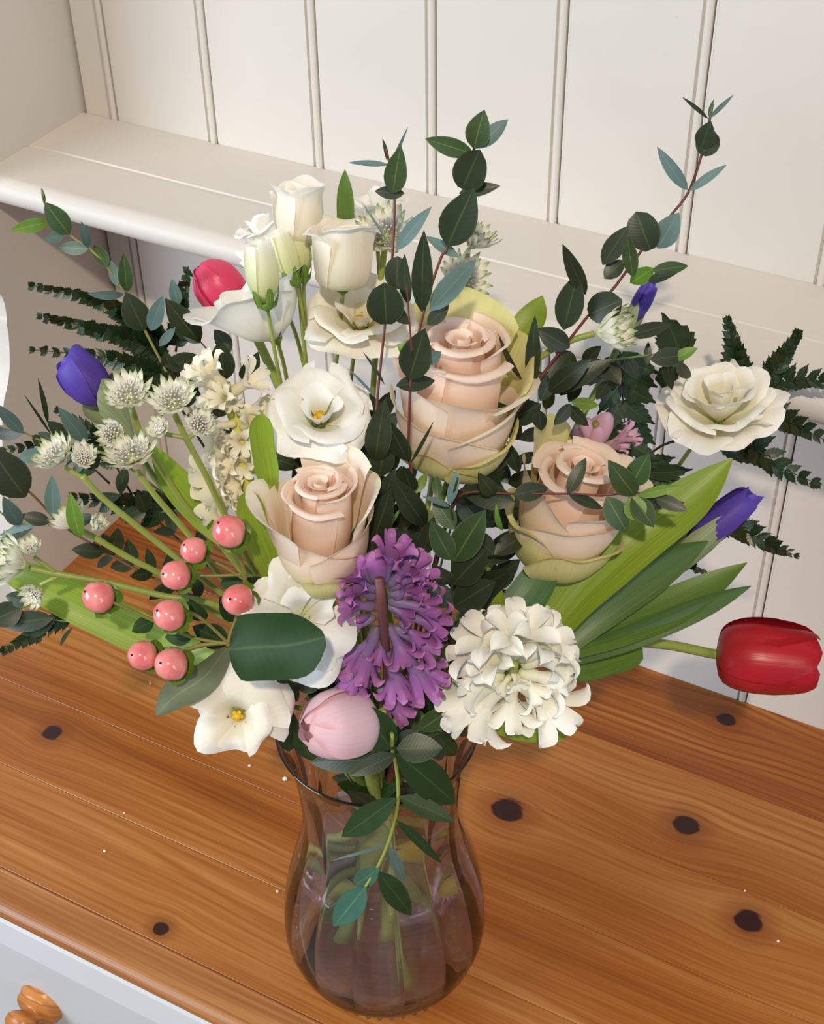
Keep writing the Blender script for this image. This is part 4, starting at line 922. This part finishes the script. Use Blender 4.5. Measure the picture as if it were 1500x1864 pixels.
ax_ = astrantia('astrantia seen from behind with a green bract, between the eucalyptus and berries', .0, [(138, 956, (-.5, .55, -.2), 42, .9, 14), (172, 962, (.5, .6, .3), 26, 1.1, 11)], [([(140, 962), (182, 984), (240, 1018), (296, 1048), (400, 1120), (560, 1190)], True)], (140, 960))
leaf(ax_, (146, 978), (128, 896), 30, .012, 'y', phi=.3)
astrantia('greenish astrantia at the top behind the first eucalyptus stem', -.07, [(702, 436, (-.05, .45, .88), 52, .75, 17)], [([(700, 455), (690, 540), (680, 700), (670, 860)], True)], (702, 440))
astrantia('astrantia with two heads at the top right of the tall eucalyptus, before the shelf', -.08, [(858, 448, (.45, .7, .5), 44, 1.0, 15), (838, 510, (.35, .1, .9), 48, .7, 16)], [([(832, 520), (828, 580), (815, 700), (790, 860)], True), ([(852, 462), (832, 530)], False)], (840, 520))
astrantia('half closed astrantia pointing right below the round eucalyptus leaf', -.04, [(1090, 606, (.85, .12, .45), 58, 1.12, 15)], [([(1082, 607), (1040, 620), (985, 650), (920, 720), (860, 880)], True)], (1085, 607))

# hypericum
hy = thing('hypericum', 'sprig of glossy pink hypericum berries with green sepals on the left', 'berry sprig', at(415, 1170, .05))
for i, (x, y, r, ax, ds) in enumerate([(415, 966, 30, (-.5, .5, .7), .01), (351, 1001, 24, (-.55, .4, .7), .01), (318, 1047, 27, (-.65, .1, .75), .012), (177, 1086, 29, (-.6, .35, .7), .0), (306, 1119, 29, (-.55, .3, .75), .015), (432, 1092, 29, (-.35, .1, .92), .012), (258, 1193, 27, (-.5, .1, .85), .01), (310, 1209, 30, (-.45, .15, .85), .016)]):
    A = imdir(*ax); c = at(x, y, .045 + ds); k = mpp(c); O = c - A * k * r * 1.0
    V, F, uv = lathe([(.001, .02), (.42, .04), (.80, .24), (1.0, .66), (1.0, 1.05), (.84, 1.5), (.5, 1.83), (.2, 1.95), (.09, 1.97)], 30, (0, 0, 0), (0, 0, 1), rmod=lambda th, z: 1 + .075 * math.cos(3 * th + 1) * max(0, 1 - z / 1.5))
    X = unit(np.cross(A, V3(.2, .5, .83))); Y = np.cross(A, X)
    b = part('berry', [O + k * r * (v[0] * X + v[1] * Y + v[2] * A) for v in V], F, M_berry, hy, uv)
    V, F, uv = lathe([(.10, 1.94), (.07, 2.02), (.03, 2.09), (.002, 2.1)], 8)
    subpart2('tip', [O + k * r * (v[0] * X + v[1] * Y + v[2] * A) for v in V], F, M_btip, b, uv)
    for q in range(5):
        a = q * 1.2566 + i; rd = math.cos(a) * X + math.sin(a) * Y
        V, F, uv = leaf_geo(O - A * k * r * .12, O + rd * k * r * 1.28 + A * k * r * .30, k * r * 1.15, 0, shape='k', nv=6, nu=5, droop=-.12)
        subpart2('sepal', V, F, M_sepal, b, uv)
hs = .045
for pts, w_, nk in [([(415, 1170), (440, 1200), (520, 1240), (600, 1260)], 6, True), ([(330, 1106), (372, 1130), (415, 1170)], 4, False), ([(322, 1196), (360, 1176), (415, 1170)], 5, False), ([(276, 1180), (330, 1182), (370, 1176)], 3.5, False),
                    ([(200, 1094), (280, 1130), (350, 1160), (415, 1172)], 4, False), ([(428, 988), (438, 1020), (446, 1060), (432, 1120), (415, 1170)], 5, False), ([(372, 1016), (405, 1030), (446, 1056)], 3.5, False), ([(340, 1046), (390, 1048), (440, 1046)], 3.5, False), ([(446, 1100), (440, 1130), (418, 1168)], 4, False)]:
    P = [at(x, y, hs) for x, y in pts]; stem(hy, P, w_ * mpp(P[0]) * .8, M_st['olive'], neck=nk)
def broad(parent, pts, wpx, s0, s1, mat, phi, name='leaf', blunt=False):
    n = 16; P = [at(x, y, s0 + (s1 - s0) * i / (len(pts) - 1)) for i, (x, y) in enumerate(pts)]; C = catmull(P, n); T = np.gradient(C, axis=0); V = []; uv = []
    for j in range(n):
        v = j / (n - 1); t = unit(T[j]); vd = unit(CAM - C[j]); sd = unit(np.cross(t, vd)); nm = np.cross(sd, t); p = phi[0] + (phi[1] - phi[0]) * v
        sd, nm = math.cos(p) * sd + math.sin(p) * nm, math.cos(p) * nm - math.sin(p) * sd
        wv = math.sin(math.pi * min(1, v * .93 + .06)) ** .62; wv = min(1, (v / .22 + .02) ** .6) * (1 - max(0, (v - .72) / .28) ** 2.6 * .75) if blunt else wv; wd = wpx * mpp(C[j]) * wv
        for i in range(9):
            u = i / 4 - 1; V.append(C[j] + sd * u * wd / 2 + nm * wd * (.16 * u * u + .015 * math.sin(8 * v + 3 * u))); uv.append((i / 8, v))
    return part(name, V, grid_faces(9, n), mat, parent, uv)
broad(hy, [(418, 1182), (470, 1178), (530, 1174), (592, 1160)], 122, .076, .096, M_leaf['h'], (.1, -.1), blunt=True)
broad(hy, [(412, 1180), (372, 1232), (320, 1266), (285, 1302)], 62, .05, .065, M_leaf['o'], (.5, -.7))
for l in [(440, 1056, 492, 1066, 30, 'h'), (436, 1130, 400, 1085, 40, 'h'), (415, 1172, 350, 1140, 46, 'h'), (446, 1056, 400, 1064, 34, 'h'), (350, 1160, 300, 1160, 32, 'h'), (280, 1130, 240, 1150, 30, 'h'), (430, 1200, 470, 1250, 44, 'h'), (372, 1130, 345, 1090, 30, 'h')]:
    leaf(hy, l[:2], l[2:4], l[4], .035, l[5])

# eucalyptus
sprig('eucalyptus_sprig', 'slender eucalyptus stem with one round leaf, tallest left of centre', [([(703, 270), (711, 310), (718, 365), (714, 470), (701, 589), (687, 726), (683, 815), (700, 960), (730, 1120)], -.05, .035, 'red', 6.5, True)],
    [(704, 292, 696, 252, 7, 'd'), (712, 297, 743, 230, 6, 'b'), (708, 300, 634, 296, 11, 'b'), (715, 352, 730, 265, 42, 'g', .1), (736, 352, 682, 348, 25, 'd', .1), (713, 452, 657, 366, 5, 'b'), (722, 455, 786, 376, 27, 'b', .2),
     (703, 590, 700, 514, 68, 'd', .05), (722, 526, 724, 466, 46, 'd', .1), (742, 553, 737, 462, 24, 'd'), (683, 838, 702, 724, 48, 'd', .1), (690, 868, 706, 788, 46, 'd', .1), (704, 560, 746, 590, 26, 'd'),
     (684, 724, 630, 668, 5, 'b'), (700, 700, 660, 640, 6, 'd')])
sprig('eucalyptus_sprig', 'tallest eucalyptus stem at the centre crossing in front of the large rose', [([(868, 235), (863, 271), (852, 316), (838, 362), (815, 449), (803, 469), (779, 540), (758, 624), (749, 674), (745, 760), (744, 820), (752, 876), (767, 935), (768, 1012), (760, 1120)], -.035, .03, 'red', 7, True),
     ([(741, 520), (744, 570), (750, 640)], .005, .01, 'red', 4, False)],
    [(863, 271, 882, 200, 46, 'g', .15), (868, 270, 925, 217, 31, 'b', .2), (862, 280, 774, 252, 35, 'g', .2), (842, 344, 874, 272, 62, 'd', .1), (836, 352, 911, 338, 25, 'd', .2), (814, 448, 863, 342, 68, 'd', .05), (835, 468, 775, 430, 21, 'b'),
     (768, 567, 772, 419, 39, 'd', .1), (782, 566, 867, 472, 42, 'b', .2), (778, 592, 817, 552, 28, 'd'), (745, 690, 774, 598, 60, 'd', .1), (773, 662, 723, 626, 32, 'y', .1), (776, 660, 803, 640, 22, 'b'), (721, 702, 792, 693, 32, 'd', .1),
     (744, 840, 703, 760, 35, 'd'), (748, 842, 790, 766, 7, 'd'), (775, 958, 714, 868, 44, 'd', .1), (752, 894, 734, 848, 32, 'd'), (757, 898, 777, 860, 18, 'y'), (768, 1012, 700, 968, 40, 'd'), (768, 1012, 790, 940, 34, 'd')])
sprig('eucalyptus_sprig', 'tall eucalyptus branch arching out to the top right with airy pairs', [([(1297, 190), (1293, 212), (1277, 282), (1254, 348), (1223, 390), (1165, 460), (1116, 526), (1070, 576), (1020, 640), (979, 694), (930, 770), (889, 842), (836, 901), (800, 990), (770, 1120)], -.085, .0, 'red', 7, True)],
    [(1289, 216, 1241, 176, 8, 'd'), (1290, 216, 1336, 172, 9, 'b'), (1290, 212, 1299, 181, 7, 'g'), (1276, 272, 1294, 220, 36, 'd', .1), (1278, 282, 1300, 238, 44, 'd', .05), (1252, 346, 1196, 267, 25, 'b', .2), (1255, 348, 1323, 300, 17, 'b', .2),
     (1184, 455, 1158, 385, 60, 'd', .1), (1197, 452, 1236, 387, 46, 'b', .1), (1097, 482, 1144, 411, 38, 'd', .1), (1152, 504, 1142, 427, 29, 'g', .1), (1190, 488, 1147, 515, 32, 'y', .1), (1186, 493, 1253, 484, 25, 'g', .1), (1180, 512, 1233, 497, 20, 'd'),
     (1066, 536, 1024, 444, 30, 'd', .1), (1026, 600, 1052, 498, 52, 'd', .1), (1072, 572, 1133, 546, 58, 'd', .05), (1110, 582, 1155, 574, 26, 'd'), (1100, 507, 1137, 474, 32, 'd'), (1037, 633, 978, 598, 42, 'd', .1), (968, 710, 974, 573, 28, 'd', .1), (950, 692, 907, 607, 11, 'd'),
     (1140, 612, 1222, 590, 28, 'd', .1), (984, 730, 1007, 674, 28, 'd'), (985, 736, 916, 770, 46, 'd', .1), (980, 746, 986, 784, 28, 'd'), (1000, 712, 1076, 654, 40, 'd', .1), (1005, 716, 1116, 654, 36, 'd'), (1040, 733, 1090, 738, 23, 'y'), (1040, 735, 1008, 774, 24, 'd'),
     (1036, 738, 1072, 776, 24, 'd'), (925, 846, 870, 828, 20, 'd'), (945, 860, 924, 803, 26, 'd'), (1000, 690, 1040, 640, 30, 'd'), (940, 776, 900, 730, 30, 'd'), (880, 850, 930, 830, 30, 'd')],
    auto=[([(960, 720), (1030, 700), (1110, 690)], -.05, -.055, 4, 40, 60, 'ddg')])
sprig('eucalyptus_sprig', 'eucalyptus twig stretching level to the right behind the half closed astrantia', [([(1262, 640), (1212, 643), (1120, 655), (996, 678), (930, 740), (850, 880), (800, 1040)], -.07, -.02, 'green', 5, True)],
    [(1178, 664, 1180, 622, 15, 'd'), (1184, 655, 1256, 645, 36, 'd', .1), (1225, 655, 1270, 633, 21, 'y'), (1212, 650, 1223, 710, 22, 'd'), (1240, 660, 1250, 690, 24, 'd'), (1100, 660, 1060, 700, 34, 'd'), (1100, 658, 1130, 700, 30, 'd'), (1050, 668, 1010, 640, 30, 'd'), (1060, 668, 1020, 720, 34, 'd'), (1060, 668, 1095, 630, 28, 'd'), (1140, 652, 1160, 690, 24, 'd')])
sprig('eucalyptus_sprig', 'eucalyptus twig with a dark red stem lying across the creased rose', [([(1245, 915), (1165, 898), (1100, 901), (1035, 899), (936, 899), (836, 903), (805, 990), (780, 1110)], .005, .01, 'red', 5, True)],
    [(934, 902, 998, 888, 36, 'd', .1), (1034, 899, 1067, 833, 27, 'd', .1), (1036, 902, 1098, 926, 21, 'd'), (1156, 902, 1107, 837, 46, 'g', .1), (1150, 882, 1182, 826, 44, 'g', .1), (1104, 904, 1141, 970, 46, 'g', .1), (1165, 906, 1204, 926, 24, 'd'),
     (1192, 905, 1252, 930, 27, 'd', .1), (1160, 902, 1240, 884, 20, 'y'), (1150, 905, 1162, 948, 42, 'y', .1), (937, 914, 838, 890, 48, 'd', .1), (900, 900, 870, 860, 30, 'd'), (1150, 905, 1190, 960, 40, 'g')])
sprig('eucalyptus_sprig', 'dark eucalyptus sprig in the deep centre between low rose and purple hyacinth', [([(833, 870), (822, 920), (828, 965), (823, 1023), (821, 1104), (810, 1200)], .02, .03, 'dark', 6, True)],
    [(817, 919, 834, 856, 19, 'b'), (797, 906, 795, 866, 19, 'g'), (817, 922, 769, 904, 11, 'b'), (827, 963, 789, 904, 38, 'g', .1), (826, 1022, 884, 928, 58, 'g', .1), (822, 1020, 784, 948, 42, 'g', .1), (822, 1062, 786, 1026, 32, 'd'), (825, 1063, 888, 998, 58, 'd', .1), (826, 1105, 902, 1058, 60, 'd', .1),
     (822, 1104, 780, 1060, 40, 'd'), (815, 1170, 880, 1130, 50, 'd'), (812, 1170, 770, 1120, 40, 'd'), (672, 1012, 713, 888, 50, 'd', .1), (670, 1006, 732, 921, 11, 'y'), (690, 942, 719, 853, 42, 'd', .1), (915, 966, 903, 917, 11, 'y'), (740, 960, 700, 1000, 36, 'd')],
    auto=[([(690, 860), (720, 960), (740, 1060)], -.01, .01, 5, 60, 90, 'dddg'), ([(620, 840), (660, 930), (700, 1060)], -.04, .0, 5, 60, 90, 'dd'), ([(860, 860), (880, 960), (850, 1080)], -.03, .0, 5, 60, 90, 'dd'), ([(900, 1010), (880, 1100), (860, 1180)], 0, .02, 4, 55, 80, 'dd'), ([(545, 850), (560, 900), (520, 960)], -.03, -.02, 3, 50, 80, 'dg'), ([(945, 800), (925, 880), (905, 960)], -.055, -.04, 5, 50, 78, 'dd'), ([(690, 760), (690, 830), (710, 900)], -.045, -.03, 4, 55, 80, 'dd'), ([(880, 960), (900, 1040), (880, 1100)], -.03, -.02, 4, 50, 75, 'dd')])
sprig('eucalyptus_sprig', 'long eucalyptus sprig reaching to the upper left over the fern', [([(76, 344), (84, 375), (127, 427), (163, 453), (193, 483), (213, 513), (232, 540), (263, 600), (293, 657), (313, 693), (400, 830), (520, 1030)], -.09, -.02, 'olive', 6, True), ([(362, 618), (390, 657), (440, 760)], -.07, -.06, 'brown', 4, False)],
    [(82, 370, 75, 342, 6, 'g'), (126, 427, 82, 368, 41, 'g', .1), (87, 404, 19, 419, 26, 'y', .1), (116, 428, 79, 436, 21, 'b', .1), (160, 449, 148, 403, 19, 'b'), (161, 453, 107, 450, 25, 'g', .1), (194, 487, 171, 446, 27, 'g'), (232, 531, 225, 460, 27, 'g', .1), (213, 521, 202, 474, 20, 'b'),
     (226, 536, 160, 535, 17, 'b'), (262, 602, 229, 531, 50, 'd', .1), (274, 602, 297, 538, 30, 'b', .1), (364, 624, 301, 543, 48, 'd', .1), (324, 556, 313, 507, 22, 'b', .1), (290, 630, 319, 594, 17, 'b'), (300, 666, 373, 654, 38, 'd', .1), (409, 692, 400, 620, 46, 'd', .1), (362, 621, 333, 612, 17, 'b'), (420, 640, 390, 600, 30, 'd'), (440, 690, 470, 640, 30, 'd')],
    auto=[([(320, 690), (380, 740), (430, 800)], -.06, -.05, 4, 40, 60, 'dd')])
sprig('eucalyptus_sprig', 'eucalyptus sprig low on the far left with a large dark round leaf', [([(-10, 880), (45, 890), (98, 942), (112, 956), (200, 1010), (330, 1080), (520, 1190)], -.03, .0, 'brown', 6, True), ([(-20, 770), (42, 787), (70, 800), (110, 808), (200, 830), (300, 900)], -.04, -.03, 'olive', 5, False), ([(-10, 925), (35, 953), (98, 945)], -.03, -.03, 'green', 4, False)],
    [(42, 790, -16, 787, 27, 'd', .1), (42, 788, -10, 734, 25, 'b', .1), (94, 792, 43, 717, 5, 'd'), (87, 770, 69, 688, 10, 'd'), (158, 804, 106, 741, 32, 'b', .1), (126, 802, 86, 767, 27, 'd'), (104, 806, 69, 787, 19, 'd'), (58, 793, 82, 816, 18, 'g'), (82, 822, 30, 838, 27, 'b', .1),
     (46, 905, -20, 812, 72, 'd', .1), (97, 942, 95, 864, 29, 'b', .1), (36, 956, 5, 903, 31, 'b', .1), (88, 946, -4, 976, 14, 'b'), (92, 950, 36, 938, 26, 'd'), (60, 960, 0, 985, 26, 'd'), (120, 960, 180, 940, 26, 'd'), (200, 1010, 215, 960, 34, 'd'), (190, 1005, 130, 1000, 30, 'd')],
    auto=[([(210, 1010), (280, 1040), (360, 1090)], -.02, 0, 5, 40, 64, 'dd'), ([(220, 900), (290, 950), (380, 1010)], -.04, -.03, 4, 40, 60, 'dd')])
sprig('eucalyptus_sprig', 'eucalyptus leaves drooping at the left edge over the pine worktop', [([(30, 1112), (110, 1130), (260, 1140), (420, 1180), (540, 1220)], -.01, .02, 'green', 4, True)],
    [(40, 1106, -22, 1132, 48, 'd', .1), (97, 1125, -5, 1135, 40, 'd', .1), (133, 1141, 110, 1177, 8, 'd'), (60, 1095, 10, 1085, 30, 'd'), (100, 1122, 40, 1158, 34, 'd', .1)])
sprig('eucalyptus_sprig', 'eucalyptus sprig hanging down over the front of the glass vase', [([(664, 1616), (687, 1579), (706, 1537), (718, 1495), (725, 1449), (722, 1400), (714, 1364), (712, 1335)], .078, .068, 'light', 8, True)],
    [(714, 1365, 653, 1281, 66, 'h', .1), (722, 1363, 806, 1362, 54, 'd', .1), (722, 1371, 829, 1463, 68, 'h', .1), (721, 1453, 622, 1523, 50, 'h', .1), (727, 1450, 828, 1496, 36, 'h', .1), (702, 1539, 602, 1567, 6, 'b'), (721, 1493, 804, 1572, 19, 'h'), (709, 1541, 735, 1606, 21, 'b', .1),
     (690, 1581, 645, 1611, 36, 't', .1), (689, 1588, 749, 1666, 43, 'h', .1), (665, 1615, 607, 1686, 50, 't', .1), (700, 1380, 564, 1388, 44, 'd', .1), (720, 1372, 636, 1412, 34, 'd', .1), (716, 1360, 760, 1400, 30, 'd')])
sprig('eucalyptus_sprig', 'dark leafy sprig filling the left of the vase mouth beside the pale tulip', [([(515, 1240), (530, 1290), (545, 1320), (600, 1330)], .05, .04, 'dark', 5, True)],
    [(522, 1288, 526, 1368, 46, 'h', .1), (515, 1242, 532, 1284, 42, 'h', .1), (540, 1250, 600, 1230, 44, 'd'), (560, 1260, 610, 1280, 40, 'd'), (545, 1320, 570, 1385, 40, 'h'), (600, 1270, 640, 1230, 44, 'd'), (530, 1240, 500, 1210, 36, 'h'), (610, 1240, 660, 1260, 36, 'g')],
    auto=[([(560, 1210), (600, 1260), (660, 1300)], .03, .035, 4, 45, 65, 'dhd'), ([(690, 1350), (686, 1410), (690, 1470)], .012, .0, 6, 45, 72, 'dh'), ([(640, 1370), (660, 1420), (680, 1480)], -.012, -.01, 5, 40, 66, 'dh')])
sprig('eucalyptus_sprig', 'dark leafy sprig filling the right of the vase mouth below the hyacinths', [([(850, 1240), (820, 1290), (780, 1330), (740, 1340)], .04, .035, 'dark', 5, True)],
    [(850, 1250, 800, 1330, 40, 'g', .1), (820, 1290, 760, 1330, 40, 'g'), (790, 1330, 830, 1375, 36, 'h'), (800, 1300, 850, 1340, 38, 'd'), (760, 1330, 720, 1370, 40, 'd'), (780, 1320, 800, 1385, 44, 'd')],
    auto=[([(840, 1240), (800, 1290), (750, 1330)], .025, .03, 4, 45, 65, 'dhg'), ([(740, 1350), (720, 1410), (700, 1460)], -.004, -.01, 5, 40, 66, 'dh')])

# ferns
fern('leather fern on the upper left with long saw toothed fingers before the panel',
    [([(300, 640), (262, 600), (190, 552), (62, 520)], -.085, -.10, 40, 13, 11, .06), ([(300, 660), (250, 620), (170, 598), (76, 575)], -.08, -.09, 36, 12, 11, .06), ([(310, 720), (280, 680), (190, 650), (64, 637)], -.07, -.085, 40, 14, 15, .1), ([(320, 640), (330, 570), (341, 498)], -.085, -.095, 28, 11, 11, .1), ([(320, 740), (270, 700), (190, 690)], -.065, -.07, 30, 13, 13, .1)], None,
    neck=[(300, 640, -.085), (318, 720, -.07), (400, 860, -.05), (520, 1060, -.02)])
fern('leather fern frond hanging behind the lilac buds right of centre',
    [([(1128, 640), (1132, 700), (1140, 790), (1165, 870)], -.095, -.09, 78, 60, 30, .05)], None, neck=[(1165, 870, -.09), (1080, 960, -.05), (930, 1100, -.02)],
    big=[((1238, 650), (1222, 564), -.095, 1.5), ((1225, 640), (1262, 622), -.095, 1.4), ((1222, 640), (1195, 610), -.095, 1.4), ((1200, 700), (1255, 655), -.09, 1.4), ((1180, 860), (1262, 862), -.085, 1.1), ((1176, 846), (1232, 838), -.085, 1.1), ((1180, 870), (1250, 880), -.085, 1.0)])
fern('leather fern frond spreading behind and right of the full double bloom',
    [([(1240, 798), (1300, 795), (1370, 815), (1420, 850), (1478, 876)], -.105, -.10, 56, 20, 23, .3), ([(1300, 780), (1370, 720), (1450, 690), (1530, 700)], -.105, -.11, 50, 26, 20, .1), ([(1380, 715), (1420, 660), (1452, 612)], -.105, -.11, 34, 14, 13, .15), ([(1340, 740), (1420, 760), (1500, 800)], -.105, -.10, 44, 18, 18, .3), ([(1345, 690), (1338, 640), (1326, 586)], -.10, -.105, 40, 14, 13, .0)], None,
    neck=[(1240, 798, -.105), (1185, 825, -.10), (1080, 930, -.06), (930, 1100, -.02)])
fern('small leather fern tip low on the right beyond the violet iris',
    [([(1270, 930), (1330, 950), (1390, 985), (1446, 1010)], -.10, -.105, 44, 12, 15, .2), ([(1200, 1000), (1240, 1020), (1284, 1046)], -.09, -.09, 12, 6, 8, .4)], None, neck=[(1270, 930, -.10), (1150, 990, -.08), (980, 1130, -.03)])
fern('leather fern at the low left behind the astrantia stems',
    [([(200, 880), (150, 838), (80, 812), (10, 818)], -.06, -.07, 34, 14, 16, .2), ([(240, 900), (180, 800), (108, 748)], -.06, -.065, 34, 12, 15, .25), ([(300, 960), (260, 925), (200, 915), (140, 905)], -.05, -.055, 40, 18, 18, .1), ([(220, 1080), (110, 1126), (10, 1182)], -.01, -.01, 30, 14, 14, .45), ([(330, 930), (290, 910), (240, 905)], -.05, -.05, 34, 18, 16, .1)], None, neck=[(300, 960, -.05), (400, 1050, -.03), (540, 1190, .0)])
